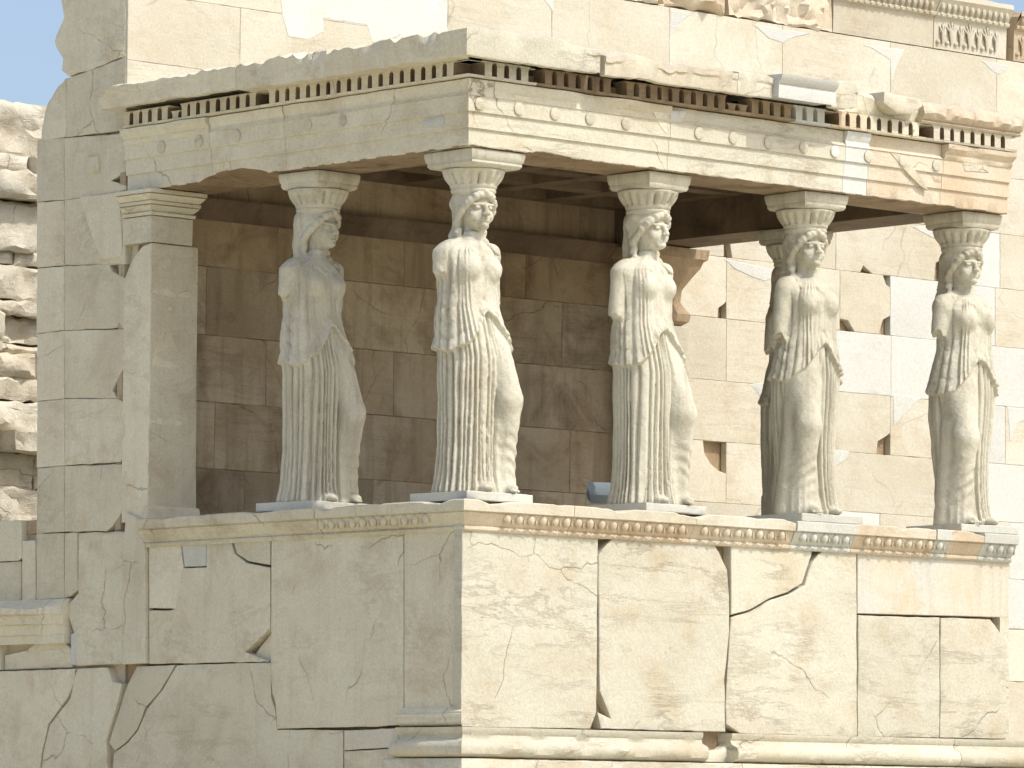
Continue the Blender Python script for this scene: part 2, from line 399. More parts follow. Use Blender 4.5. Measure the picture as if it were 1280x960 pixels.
obj('frieze_block', frieze(fx[1] + .05, fx[2] - .01, 6.55, 'rubble', 3), 'ochre', tw)
obj('frieze_block', frieze(fx[2], fx[3] - .01, 6.56, 'plain', 4), 'warm', tw)
obj('frieze_block', frieze(fx[3], fx[4] - .05, 6.60, 'relief', 5), 'warm', tw)
obj('frieze_block', frieze(fx[4] + .05, XR, 6.52, 'relief', 6), 'ochre', tw)

# ================================================================== SOUTH-WEST CORNER PIER (west-facing, in shade)
pier = thing('corner_pier', 'tall shaded pier of grey marble blocks, broken at the top, left of the porch', 'pier', (0, 4.4, -2.3))
def pier_block(pts, mat='grey', label=None, front=0.0, **kw):
    kw.setdefault('rough', .006); kw.setdefault('jit', .005)
    wall_stone('marble_block', ('x', 0), west(pts), mat, pier, label, depth=.55, front=front, **kw)
pm = MB(); pm.box(.07, .19, 3.88, 4.80, -2.3, 4.4); pm.box(.07, 1.2, 4.735, 4.80, -2.3, 4.4); pm.box(.07, .19, 3.90, 4.62, 4.41, 6.5)
obj('pier_core', pm, 'ochre', pier)
pier_block([(157, -45), (157, 70), (128, 82), (85, 96), (76, 88), (78, 74), (70, 58), (68, 50), (74, 34), (79, 22), (77, 8), (74, -8), (80, -45)], rough=.03, jit=.012)
pier_block([(157, 70), (157, 162), (82, 172), (82, 98), (128, 82)])
pier_block([(82, 98), (82, 172), (50, 176), (53, 152), (60, 128), (72, 108)], rough=.012, jit=.01)
L, Jx, Rr = 46, 80, 158
rows = [(175, 172, 165), (253, 250, 237), (335, 332, 327), (417, 413, 410), (502, 498, 493), (585, 582, 576), (667, 665, 662)]
notched = {0: [(158, 237), (150, 238), (120, 246)], }
for k in range(6):
    a, b = rows[k], rows[k + 1]
    l0 = L + .0; pier_block([(l0, a[0]), (Jx, a[1]), (Jx, b[1]), (l0 - 1, b[0])], rough=.004)
    R0 = 160
    rt = {0: [(160, 166), (158, 214), (150, 219), (138, 226), (157, 232), (157, 238)],
          1: [(150, 238), (156, 262), (156, 330)], 2: [(150, 329), (137, 332), (140, 340), (158, 348), (158, 410)],
          3: [(157, 411), (157, 455), (149, 470), (140, 488), (146, 498)], 4: [(147, 498), (158, 505), (157, 560), (150, 578)],
          5: [(152, 580), (159, 590), (159, 625), (152, 640), (140, 658), (132, 664)]}[k]
    pier_block([(Jx, a[1])] + rt + [(Jx, b[1])] if k else [(Jx, a[1])] + rt + [(120, 245), (Jx, b[1])])
pier_block([(101, 246), (150, 240), (154, 306), (150, 322), (128, 324), (117, 300)], front=.014, rough=.004, gap=0)
pier_block([(110, 196), (124, 194), (125, 215), (111, 217)], front=.02, rough=.006, gap=0)
# hollow backing of the chipped right edge
pb = MB(); slab(pb, ('x', 0), west([(100, 160), (163, 160), (163, 668), (100, 668)]), depth=.2, front=-.07, rough=.03, rs=5, grid=.06)
obj('worn_backing', pb, 'grey', pier)
pier_block([(45, 667), (79, 666), (80, 748), (45, 750)]); pier_block([(80, 666), (96, 665), (97, 738), (88, 745), (80, 748)])
pier_block([(97, 666), (156, 664), (156, 830), (95, 833), (92, 790), (80, 760), (97, 742)], 'grey')
pier_block([(128, 668), (156, 666), (156, 706), (140, 716), (128, 712)], 'grey', front=.008, rough=.012, gap=0)
pier_block([(88, 792), (95, 790), (95, 832), (88, 831)], 'white')

# ================================================================== LOW WEST WALL (left of the pier)
lw = thing('low_wall', 'low shaded marble wall with a broken moulding at the lower left, beside the corner pier', 'wall', (0, 7, -2.3))
lc = MB(); lc.box(.08, .6, 4.81, 12.0, -2.3, 1.58); obj('wall_core', lc, 'ochre', lw)
def low_block(pts, mat='grey', front=0.0, name='marble_block', **kw):
    wall_stone(name, ('x', 0), west(pts), mat, lw, depth=kw.pop('depth', .3), front=front, **kw)
low_block([(-60, 653), (26, 650), (27, 697), (22, 701), (-60, 706)]); low_block([(28, 650), (43, 649), (43, 667), (28, 668)], 'brown', front=-.05)
low_block([(27, 676), (44, 675), (44, 750), (27, 752)]); low_block([(-60, 707), (26, 701), (26, 752), (22, 756), (-60, 760)])
low_block([(-300, 672), (-61, 654), (-61, 760), (-300, 776)])
def rag0(s): return nz(s * 4, 1) + .8 * (.3 - abs(nz(s * 11, 5))) + .4 * nz(s * 25, 7)
def lowmould(s):
    d = .4 + .6 * min(1, max(0, (s - 4.62) / .25)); q = .04 * rag0(s)
    return [(-.2, .66), (.03, .66), (.035, .72), (.06 * d, .73), (.07 * d + q * .4, .80), (.10 * d + q * .4, .81), (.11 * d + q, .87), (.15 * d + q, .885), (.15 * d + q, .925 + q * .4), (.06, .955 + q * .3), (.0, 1.0), (-.2, 1.0)]
mb = MB(); sweep(mb, 'w', 4.50, 7.5, lowmould, .025); obj('base_moulding', mb, 'grey', lw, ang=30)
low_block([(-300, 850), (0, 838), (0, 806), (-300, 818)]); low_block([(1, 838), (86, 834), (86, 812), (70, 795), (55, 790), (30, 812), (1, 818)], front=-.03, rough=.02)

# ================================================================== FAR RUINED WALL (sunlit, seen past the pier)
rw = thing('ruined_wall', 'sunlit stack of rough broken stone courses at the far left under the sky', 'ruin', (4, 13, -2.3))
RY = 12.0; rr = random.Random(4)
edges = [128, 196, 219, 254, 316, 333, 378, 396, 430, 442, 472, 502, 541, 566, 612, 660]
def ruin_rock(x0, x1, z0, z1, fr, rough):
    mb = MB(); slab(mb, ('y', RY), [(x0, z0), (x1, z0), (x1, z1), (x0, z1)], depth=1.0, front=fr, rough=rough, bev=.035, jit=.035, gap=.004, step=.09, grid=.09, rs=3.4)
    return obj('rough_block', mb, 'rubble', rw, ang=42)
for k in range(len(edges) - 1):
    zt, zb = at_y(25, edges[k], RY).z, at_y(25, edges[k + 1], RY).z
    x = 2.2 + rr.uniform(-.5, .3)
    while x < 7.0:
        ww = rr.uniform(.7, 1.6); fr = rr.choice([0, .06, .14, .24, .32]) if k else .05
        ruin_rock(x, min(x + ww, 7.2), zb, zt, fr, .05 + .05 * rr.random()); x += ww
for k in range(5):
    for q in range(3): ruin_rock(1.2 + q * 2, 3.19 + q * 2, -2.2 + k * .84, -1.37 + k * .84, .1 * ((k + q) % 3), .06)
mb = MB(); mb.box(1.5, 7.2, RY + .35, RY + 1.0, -2.3, at_y(25, 150, RY).z); obj('wall_core', mb, 'rubble', rw)

# ================================================================== PORCH PODIUM
pod = thing('porch_podium', 'marble podium carrying the statues, large veined slabs under a carved egg moulding', 'podium', (2.8, 1.8, -2.3))
LX, DY, ZP, ZB = 5.60, 3.56, 1.565, 1.35
cb = MB(); cb.box(.09, LX - .09, .09, YW - .01, -2.2, 1.50); obj('podium_core', cb, 'brown', pod)
def pw(pts, mat='grey', label=None, name='marble_slab', **kw):
    kw.setdefault('rough', .005); kw.setdefault('gap', .0008); kw.setdefault('bev', .004); return wall_stone(name, ('x', 0), west(pts), mat, pod, label, depth=kw.pop('depth', .085), **kw)
def pf(pts, mat='pale', label=None, name='marble_slab', **kw):
    kw.setdefault('rough', .008); kw.setdefault('gap', .0008); kw.setdefault('bev', .005); return wall_stone(name, ('y', 0), south(pts), mat, pod, label, depth=kw.pop('depth', .085), **kw)
# west face
pw([(161, 640), (179, 650), (185, 690), (185, 829), (157, 831), (157, 692)], front=.03, name='pilaster_foot')
pw([(186, 680), (225, 677), (229, 709), (219, 761), (186, 760)])
pw([(226, 677), (257, 675), (257, 708), (230, 709)], 'plinth', 'small greenish grey square patch', name='repair_patch', front=-.004)
pw([(186, 763), (213, 763), (219, 761), (229, 710), (258, 709), (258, 675), (287, 673), (293, 692), (308, 704), (337, 709), (337, 785), (306, 815), (335, 827), (186, 830)])
pw([(290, 673), (337, 671), (337, 706), (310, 702), (296, 692)])
pw([(304, 828), (338, 782), (338, 829)], front=-.055, rough=.01)
pw([(339, 670), (504, 658), (504, 906), (470, 908), (346, 911), (344, 880), (340, 866), (338, 845)])
pw([(505, 658), (578, 654), (577, 909), (505, 905)])
# lower courses, west
pw([(-90, 842), (93, 836), (94, 850), (84, 872), (60, 905), (52, 940), (45, 1000), (-90, 1000)])
pw([(96, 836), (134, 834), (140, 852), (152, 855), (146, 880), (132, 926), (135, 1000), (47, 1000), (54, 940), (62, 906), (88, 872)])
pw([(170, 833), (218, 831), (200, 862), (180, 885), (170, 912), (158, 926), (142, 938), (135, 928), (150, 880), (158, 856)], front=-.008)
pw([(221, 831), (338, 828), (338, 870), (343, 886), (346, 912), (428, 912), (428, 985), (137, 1000), (142, 942), (160, 928), (173, 912), (184, 886), (203, 862)])
pw([(430, 913), (498, 910), (498, 934), (430, 938)], 'warm'); pw([(430, 939), (498, 935), (498, 985), (430, 990)])
# front face
pf([(578, 655), (748, 664), (746, 890), (738, 911), (577, 909)], jit=.005)
pf([(766, 672), (775, 668), (888, 672), (899, 690), (909, 712), (912, 745), (912, 790), (906, 850), (907, 915), (752, 911), (747, 890), (764, 898), (750, 862), (748, 694)], rough=.008)
pf([(914, 674), (1015, 680), (1015, 693), (1003, 729), (985, 740), (962, 748), (938, 762), (914, 769)])
pf([(1036, 684), (1071, 686), (1072, 921), (925, 917), (908, 905), (907, 880), (914, 772), (940, 764), (964, 750), (988, 742), (1006, 732), (1014, 706), (1022, 694)], rough=.012, rs=4, jit=.006)
pf([(1073, 686), (1263, 698), (1262, 772), (1073, 767)], 'slab', 'smooth brown and blue-grey streaked slab', rough=.001, jit=.001, front=-.008)
pf([(1073, 769), (1175, 772), (1175, 922), (1073, 921)], rough=.010, rs=4)
pf([(1176, 772), (1238, 774), (1250, 790), (1254, 797), (1259, 800), (1258, 924), (1176, 922)], rough=.007)
# hidden east and back sides closed off
eb = MB(); eb.box(LX - .10, LX, .01, YW - .03, 0, 1.34); obj('marble_slab', eb, 'pale', pod)
# egg-moulded crown: stations along a side, cut in blocks
def crown_prof(dmg, z0, top):
    def f(s):
        e = 1 - .25 * dmg * max(0, fbm((s * 3, z0 * 9, 3))); q = .012 * dmg * fbm((s * 8, 2, 1)); tz = top - .045 * dmg * max(0, fbm((s * 2.6, 7, 1)))
        return [(-.35, z0), (.012, z0), (.024, z0 + .012), (.024, z0 + .028), (.012, z0 + .038), (.02, z0 + .045), (.035 * e, z0 + .06), (.07 * e, z0 + .125), (.066 * e, z0 + .132), (.095 * e + q, z0 + .138), (.10 * e + q, tz - .008), (.09 * e + q, tz), (-.35, tz)]
    return f
def crown(side, s0, s1, mat, dmg=1.0, eggs=True, label=None, m0=None, m1=None, top=ZP):
    mb = MB(); sweep(mb, side, s0, s1, crown_prof(dmg, ZB, top), .04, miter0=m0, miter1=m1)
    s = math.ceil((s0 + .03) / .113) * .113
    if eggs:
        while s < s1 - .02:
            if not (dmg > .5 and nz(s * 2.2, 5.5) > .38):
                for (d, o, z, r) in ((0, .058, ZB + .096, (.030, .028, .042)), (.0565, .05, ZB + .09, (.008, .012, .036)), (-.03, .02, ZB + .021, (.022, .012, .010)), (.03, .02, ZB + .021, (.022, .012, .010))):
                    c = (s + d, -o, z) if side == 's' else (-o, s + d, z)
                    mb.ball(c, r if side == 's' else (r[1], r[0], r[2]), 8, 5)
            s += .113
    o = obj('crown_moulding', mb, mat, pod, label, ang=42)
    return split_mat(o, 'ochre', lambda c, n: c.z - 2.3 < ZB + .134) if mat == 'warm' else o
yA = at_x(405, 650).y
crown('w', 0, yA - .01, 'grey', .9, m0=0)
crown('w', yA, DY, 'grey', .5, eggs=False)
cx = [0, .95, 2.15, at_y(985, 670).x, at_y(1060, 670).x, at_y(1160, 680).x, at_y(1178, 680).x, at_y(1219, 690).x, LX]
for i, (mt, dm) in enumerate((('warm', 1), ('warm', .9), ('warm', 1.1), ('plinth', .05), ('ochre', 1.2), ('plinth', .1), ('ochre', 1.1), ('plinth', .05))):
    crown('s', cx[i] + (.004 if i else 0), cx[i + 1], mt, dm, i != 6, 'clean new marble replacement' if mt == 'plinth' else None, m0=0 if i == 0 else None, top=ZP if i not in (3, 7) else ZP - .005)
fl = MB(); fl.box(.33, LX - .3, .33, YW - .02, 1.50, ZP - .012); obj('porch_floor', fl, 'warm', pod)
# base moulding and steps
def torus(z0, z1, o0, dmg):
    def f(s):
        q = .02 * dmg * fbm((s * 4, 3, 8)); h = z1 - z0
        return [(-.25, z0), (o0 * .6, z0), (o0 + q * .5, z0 + h * .12), (o0 * 1.1 + q, z0 + h * .3), (o0 * .95 + q, z0 + h * .5), (o0 * .45 + q, z0 + h * .62), (o0 * .35, z0 + h * .75), (o0 * .5, z0 + h * .86), (o0 * .5, z1), (-.25, z1)]
    return f
zt0, zt1 = -.215, -.006
yb = at_x(502, 920).y
mb = MB(); sweep(mb, 'w', 0, yb, torus(zt0, zt1, .115, .6), .04, miter0=0); obj('base_moulding', mb, 'grey', pod, ang=45)
xa, xb, xc = at_y(872, 930).x, at_y(908, 930).x, at_y(1187, 940).x
for a, b, m0, dm in ((0, xa, 0, 1.6), (xb, xc - .006, None, .8), (xc, 5.95, None, .5)):
    mb = MB(); sweep(mb, 's', a, b, torus(zt0, zt1, .115, dm), .04, miter0=m0); obj('base_moulding', mb, 'pale', pod, ang=45)
mb = MB(); slab(mb, ('y', 0), [(xa - .05, zt0), (xb + .1, zt0), (xb + .05, -.05), (xb - .05, -.12), (xa + .1, -.14), (xa, -.03)], depth=.08, front=.0, rough=.03, rs=5, grid=.05); obj('broken_stone', mb, 'warm', pod)
mb = MB(); sweep(mb, 'w', 0, yb, lambda s: [(-.05, .002), (.012, .002), (.034, .012), (.05, .032), (.044, .06), (.052, .066), (.050, .084), (.034, .088), (.036, .102), (.012, .118), (.004, .13), (-.05, .13)], .06, miter0=0.012); obj('base_moulding', mb, 'grey', pod, ang=45)
for zt, o, zb in ((-.222, .10, -.72), (-.724, .35, -1.24), (-1.244, .68, -1.76), (-1.764, 1.0, -2.32)):
    mb = MB(); sweep(mb, 'w', 0, .73 if zb > -1 else 3.8, lambda s: [(-.3, zb), (o, zb), (o + .006 * nz(s * 3, zb), zt - .012), (o - .012, zt), (-.3, zt)], .1, miter0=0); obj('step', mb, 'grey', pod, ang=45)
    xs = [0, 1.32, 2.62, 3.9, 5.2, 6.6]
    for i in range(5):
        mb = MB(); sweep(mb, 's', xs[i] + (.005 if i else 0), xs[i + 1], lambda s: [(-.3, zb), (o, zb), (o + .006 * nz(s * 3, zb, i), zt - .012), (o - .012 - .02 * max(0, fbm((s * 4, zb, 1))), zt), (-.3, zt)], .06, miter0=0 if i == 0 else None); obj('step', mb, 'pale', pod, ang=45)

# ================================================================== ENTABLATURE AND CEILING
ent = thing('entablature', 'carved marble beam and broken cornice with dentils lying across the heads of the statues', 'entablature', (2.8, 1.9, 4.04))
ZA, ZF1, ZF2, ZF3, ZAC, ZD, ZS, ZT = 4.04, 4.163, 4.277, 4.388, 4.505, 4.512, 4.632, 4.815
e = .012
def arch_prof(lift, crownf, chip=.004):
    def f(s):
        l = lift(s); c = crownf(s); j = chip * nz(s * 11, 4)
        return [(-.50, ZA), (-.004, ZA + l), (.002, ZA + l + .006 + max(0, j)), (.002, ZF1), (.018, ZF1 + .003), (.018, ZF2), (.034, ZF2 + .003), (.034, ZF3), (.042, ZF3 + .004), (.055 * c + .006, ZF3 + .03), (.05 * c + .006, ZF3 + .045), (.095 * c + .005, ZAC - .035), (.10 * c + .005, ZAC), (-.50, ZAC)]
    return f
def bump01(s, a, b): 
    if s < a or s > b: return 0.0
    return math.sin(math.pi * (s - a) / (b - a)) ** .7
def one(s): return .85 + .3 * nz(s * 4, 2)
def none(s): return .12 + .12 * nz(s * 5, 9)
wl = lambda s: .06 * bump01(s, 2.2, 3.0) + .02 * max(0, nz(s * 5, 1))
yJ, yK = at_x(358, 150).y, at_x(265, 190).y
def arch(side, a, b, mat, lift, cr, m0=None, label=None, chip=.004):
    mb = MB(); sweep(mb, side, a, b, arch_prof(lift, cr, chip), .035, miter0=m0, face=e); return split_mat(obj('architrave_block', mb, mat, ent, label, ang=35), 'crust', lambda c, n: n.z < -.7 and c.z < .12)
arch('w', e, yJ, 'grey', lambda s: .012 * max(0, nz(s * 6, 1)), lambda s: .4 + .3 * nz(s * 3, 6), e)
arch('w', yJ + .004, yK, 'grey', wl, lambda s: .5 + .3 * nz(s * 3, 6)); arch('w', yK + .004, YW - .02, 'grey', wl, one)
fj = [e, at_y(835, 190).x, at_y(1054, 220).x, at_y(1070, 230).x, at_y(1176, 240).x, 5.585]
fl_ = lambda s: .015 * max(0, nz(s * 7, 12)) + .02 * bump01(s, .6, .9)
arch('s', fj[0], fj[1], 'pale', fl_, lambda s: .55 + .4 * nz(s * 3, 8), e); arch('s', fj[1] + .004, fj[2], 'pale', fl_, none, chip=.01)
arch('s', fj[2] + .003, fj[3] + .12, 'white', lambda s: 0.0, lambda s: .5, label='white new marble insert'); arch('s', fj[3] + .124, fj[4], 'ochre', fl_, none, chip=.02)
arch('s', fj[4] + .004, fj[5], 'ochre', lambda s: .01 * nz(s * 5), one, chip=.015)
# east side beam, seen from inside
mb = MB(); mb.box(5.07, 5.585, .52, YW - .02, ZA + .004, ZAC); obj('architrave_block', mb, 'umber', ent)
# rosette discs
def disc(side, s, z=4.336, r=.044, mat='pale', d=.012):
    mb = MB(); n = 20; V = []
    for rr_, o in ((r, .036), (r, .036 + d * .7), (r * .82, .036 + d), (r * .3, .036 + d * .9)):
        V += [(s + rr_ * math.cos(2 * math.pi * i / n), o, z + rr_ * math.sin(2 * math.pi * i / n)) for i in range(n)]
    F = [(k * n + i, k * n + (i + 1) % n, (k + 1) * n + (i + 1) % n, (k + 1) * n + i) for k in range(3) for i in range(n)] + [tuple(range(3 * n, 4 * n))]
    V = [((x, e - o, zz) if side == 's' else (e - o, x, zz)) for x, o, zz in V]
    mb.add(V, F); return obj('rosette_disc', mb, mat, ent, ang=50)
for px, py in ((600, 132), (649, 138), (694, 144), (738, 149), (783, 156), (874, 171), (917, 176), (961, 181), (1005, 187), (1044, 192), (1086, 203), (1129, 207), (1171, 212)):
    p = at_y(px, py, -.03); disc('s', p.x, 4.337, mat='white' if px == 1044 else 'pale')
for px, py in ((201, 184), (248, 178), (295, 172), (384, 158), (427, 152)):
    disc('w', at_x(px, py, -.03).y, 4.337, .044, 'grey', .008 if px > 300 else .012)
for pts, mt in (([(812, 132), (834, 136), (834, 168), (826, 158)], 'grey'), ([(838, 138), (858, 139), (852, 153), (838, 152)], 'plinth'), ([(642, 118), (664, 122), (646, 134)], 'grey'),
                ([(1112, 190), (1127, 193), (1152, 222), (1160, 238), (1150, 232), (1136, 218)], 'grey'), ([(1200, 192), (1232, 200), (1236, 216), (1206, 214)], 'rubble')):
    mb = MB(); slab(mb, ('y', e - .036), south(pts, e - .036), depth=.03, front=.003, rough=.004, jit=.004, gap=0, bev=.002, grid=.05); obj('repair_patch', mb, mt, ent)
mb = MB(); slab(mb, ('x', e - .02), west([(528, 150), (555, 145), (555, 158), (528, 158)], e - .02), depth=.03, front=.004, rough=.002, gap=0, bev=.002); obj('repair_patch', mb, 'plinth', ent)
# dentil bands
def dent(side, a, b, mat, m0=None, top=True, dmg=.3, label=None, deep=0.0):
    mb = MB()
    bk = MB(); sweep(bk, side, a, b, lambda s: [(-.3, ZD), (.02 - deep, ZD), (.02 - deep, ZD + .11 - deep * .5), (-.3, ZD + .11 - deep * .5)], .1, miter0=m0, face=e)
    if top: sweep(mb, side, a, b, lambda s: [(-.3, ZD + .112), (.07, ZD + .112), (.075, ZS - .004), (-.3, ZS - .004)], .1, miter0=m0, face=e)
    sweep(mb, side, a, b, lambda s: [(.02, ZD + .001), (.082, ZD + .001), (.09, ZD + .018 - .006 * max(0, nz(s * 9, 3))), (.02, ZD + .020)], .04, miter0=m0, face=e)
    P = .1145; s = math.ceil((a + .03) / P) * P
    while s + .035 < b:
        k = nz(s * 3.3, 7 if side == 's' else 9)
        h = .118 if k < .45 or dmg < .2 else .118 - .05 * dmg
        oo = .088 - (.02 * dmg * max(0, k + .2))
        pr = [(-.034, 0), (.034, 0), (.034, h - .032), (.041, h - .012), (.056, h), (-.056, h), (-.041, h - .012), (-.034, h - .032)]
        V = []
        for o in (.0 - deep, oo):
            V += [((s + u, e - o, ZD + .004 + z) if side == 's' else (e - o, s + u, ZD + .004 + z)) for u, z in pr]
        n = len(pr); F = [tuple(range(n)), tuple(range(n, 2 * n))[::-1]] + [(i, (i + 1) % n, n + (i + 1) % n, n + i) for i in range(n)]
        mb.add(V, F); s += P
    o = obj('dentil_band', mb, mat, ent, label, ang=30)
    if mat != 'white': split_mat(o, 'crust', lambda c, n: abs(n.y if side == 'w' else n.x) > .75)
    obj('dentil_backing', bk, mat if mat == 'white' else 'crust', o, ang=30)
    return o
yD = at_x(335, 110, 0).y
dent('w', e, yD, 'grey', e, True, .3, None, .10); dent('w', yD + .004, YW - .06, 'grey', None, False, .9, None, .10)
dx = [e, at_y(662, 100).x, at_y(765, 110).x, at_y(985, 145).x, at_y(1030, 150).x, at_y(1075, 155).x, at_y(1150, 165).x, 5.60]
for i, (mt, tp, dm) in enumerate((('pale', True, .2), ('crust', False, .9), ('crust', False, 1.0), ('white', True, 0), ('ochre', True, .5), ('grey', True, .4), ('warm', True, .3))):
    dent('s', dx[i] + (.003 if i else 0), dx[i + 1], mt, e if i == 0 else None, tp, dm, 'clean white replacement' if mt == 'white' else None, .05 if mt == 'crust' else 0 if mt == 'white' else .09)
# cornice blocks
def rag(s, k, f=1.0):          # ragged break: stepped, sharp-edged
    n1 = nz(s * 3.1 * f, k); n2 = abs(nz(s * 8.3 * f, k + 4)); n3 = nz(s * 27 * f, k + 8)
    return .95 * n1 + .7 * (.35 - n2) + .14 * n3
def corn(side, a, b, mat, o=.225, zs=ZS, zt=ZT, dmg=1.0, filler=None, m0=None, label=None, seed=0):
    mb = MB()
    def pr(s):
        q = .05 * dmg * rag(s, seed); d = .065 * dmg * rag(s, seed + 20, .8); q2 = .035 * dmg * rag(s, seed + 40, 1.4)
        ou = o + .012 * nz(s * 2, seed); zl = zs + .03 * dmg * max(0, rag(s, seed + 60))
        return [(-.3, zs + .05), (.03, zs + .05), (ou - .06, zs + .022), (ou - .05, zl - .008), (ou - .004, zl - .004), (ou, zl + .008), (ou + .15 * q, zl + (zt - zl) * .62), (ou + .012 - .5 * max(0, q), zt - .05 + d), (ou + .014 - max(0, q), zt - .012 + d), (ou - .03 - abs(q2), zt + d), (ou - .09 - abs(q), zt + .012 + d + q2), (ou - .20, zt + .02 + d * .5 - q2), (-.3, zt + .04)]
    sweep(mb, side, a, b, pr, .022, miter0=m0, face=e)
    if filler: 
        sweep(mb, side, a, b, lambda s: [(-.2, zs + .002), (.085, zs + .002), (.11, zs + .006), (.16 + .01 * nz(s * 8), zs + .032), (-.2, zs + .034)], .06, miter0=m0, face=e)
    return obj('cornice_block', mb, mat, ent, label, ang=28)
yC = [e, at_x(400, 80, -.27).y, yD + .1, at_x(125, 100, -.27).y]
corn('w', yC[0], yC[1], 'grey', dmg=1.1, filler=True, m0=e, seed=1); corn('w', yC[1] + .006, yC[2], 'grey', dmg=1.4, filler=True, seed=2)
corn('w', yC[2] + .006, YW + .06, 'grey', dmg=.7, seed=3, zs=ZS + .02)
cX = [e, at_y(757, 75, -.27).x, at_y(928, 95, -.27).x, at_y(974, 95, -.29).x, at_y(1046, 105, -.29).x, at_y(1075, 110, -.27).x]
corn('s', cX[0], cX[1], 'pale', dmg=1.0, m0=e, seed=4); corn('s', cX[1] + .05, cX[2], 'warm', dmg=.8, zt=ZT - .04, seed=5); corn('s', cX[2] + .01, cX[3], 'warm', dmg=.7, zt=ZT - .03, seed=6)
wb = MB(); sweep(wb, 's', cX[3] + .006, cX[4], lambda s: [(-.3, ZS + .02), (.25, ZS + .02), (.29, ZS), (.295, ZS + .09), (.285, ZS + .105), (.32, ZS + .135), (.33, ZS + .17), (-.3, ZS + .20)], .1, face=e)
obj('cornice_block', wb, 'white', ent, 'white new marble replacement with a straight top fillet')
corn('s', cX[4] + .006, cX[5] + .02, 'warm', o=.24, dmg=1.2, seed=7)
# broken gap and the leaf-carved stretch further east
brk = MB(); slab(brk, ('y', -.05), [(cX[5] - .05, ZS), (4.62, ZS), (4.62, ZT - .03), (4.35, ZT - .02), (4.18, ZT - .10), (4.05, ZT - .02), (cX[5] - .05, ZT + .02)], depth=.35, front=.0, rough=.05, rs=5, grid=.04, jit=.015); obj('broken_cornice', brk, 'grey', ent)
ch = MB(); slab(ch, ('y', -.14), [(4.02, ZS + .10), (4.16, ZS + .03), (4.30, ZS + .035), (4.44, ZS + .11), (4.42, ZT - .02), (4.02, ZT + .0)], depth=.3, front=.03, rough=.02, rs=6, grid=.04); obj('broken_cornice', ch, 'warm', ent)
lf = MB(); sweep(lf, 's', 4.5, 5.62, lambda s: [(-.3, ZS + .002), (.10, ZS + .002), (.115, ZS + .015), (.10, ZS + .03), (.13, ZS + .045), (.15 + .03 * fbm((s * 11, 2, 3)), ZS + .075 + .02 * nz(s * 9)), (.13 + .05 * fbm((s * 12, 8, 3)), ZS + .13), (.06 + .04 * fbm((s * 7, 8, 5)), ZS + .175 + .03 * nz(s * 6)), (-.3, ZS + .2)], .02, face=e)
obj('leaf_moulding', lf, 'ochre', ent, ang=40)
# small loose ruins on top edge, roof and coffered ceiling
rf = MB(); rf.box(-.05, 5.5, .0 + .3, YW - .01, ZS + .05, ZT + .02); obj('roof_slab', rf, 'grey', ent)
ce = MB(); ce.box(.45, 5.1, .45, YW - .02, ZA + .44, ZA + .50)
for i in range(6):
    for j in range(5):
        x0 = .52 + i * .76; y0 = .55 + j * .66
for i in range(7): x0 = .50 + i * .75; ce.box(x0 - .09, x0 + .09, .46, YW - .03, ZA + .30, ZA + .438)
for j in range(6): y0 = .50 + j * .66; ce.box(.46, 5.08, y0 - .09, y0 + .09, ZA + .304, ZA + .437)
obj('coffered_ceiling', ce, 'umber', ent)
wm = MB(); sweep(wm, 's', .46, 5.1, lambda s: [(-.05, 3.90), (.02, 3.90), (.03, 3.95), (.05, 3.97), (.09 + .01 * nz(s * 5), 4.03), (.09, 4.06), (-.05, 4.06)], .1, face=YW); obj('wall_crown', wm, 'umber', tw)

# ================================================================== ANTA PILLARS
an = thing('anta_pillar', 'shaded square marble pillar at the left end of the porch, with a moulded capital', 'pillar', (.23, 3.7, ZP))
YA = 3.55
sh = MB()
def pillar(mb, xs, zs, y=YA, x_right=.46, taper=0.0):
    pass
slab(sh, ('y', YA), [(.0, ZP), (.47, ZP), (.46, 2.4), (.44, 3.0), (.45, 3.635), (.0, 3.635)], depth=.01, rough=.004)
obj('shaft_front', sh, 'grey', an)
sw = MB(); slab(sw, ('x', 0), [(YA, ZP), (3.87, ZP - .02), (3.88, 3.38), (3.80, 3.50), (3.66, 3.62), (YA, 3.635)], depth=.45, rough=.005); obj('shaft', sw, 'grey', an)
bs = MB(); sweep(bs, 's', -.012, .485, lambda s: [(-.05, ZP), (.02, ZP), (.02, ZP + .07 + .015 * math.sin(s * 6)), (.005, ZP + .10), (-.05, ZP + .10)], .06, face=YA); obj('pillar_base', bs, 'grey', an)
def cap(parent, x0, x1, mat, zlo, steps, broken=0):
    for (za, zb, o0, o1) in steps:
        mb = MB(); V = []
        for z, o in ((za, o0), (zb - .006, o1), (zb, o1 - .008)):
            V += [(x0 - o, YA - o, z), (x1 + o, YA - o, z), (x1 + o, YW - .002, z), (x0 - o, YW - .002, z)]
        F = [(0, 3, 2, 1), (8, 9, 10, 11)] + [(k * 4 + i, k * 4 + (i + 1) % 4, (k + 1) * 4 + (i + 1) % 4, (k + 1) * 4 + i) for k in range(2) for i in range(4)]
        mb.add(V, F); obj('capital_band', mb, mat, parent)
cap(an, 0, .37, 'grey', 3.64, [(3.64, 3.84, .012, .014), (3.843, 3.87, .025, .03), (3.872, 3.92, .012, .05), (3.922, 3.95, .055, .058), (3.952, 4.0, .05, .085), (4.002, 4.036, .09, .09)])
ae = thing('anta_pillar', 'brown stained pillar at the right rear of the porch, capital worn to a tapering stump', 'pillar', (5.36, 3.7, ZP))
sh = MB(); slab(sh, ('y', YA), [(5.13, ZP), (5.64, ZP), (5.63, 3.4), (5.13, 3.4)], depth=.3, rough=.004); obj('shaft', sh, 'warm', ae)
mb = MB(); n = 24; V = []
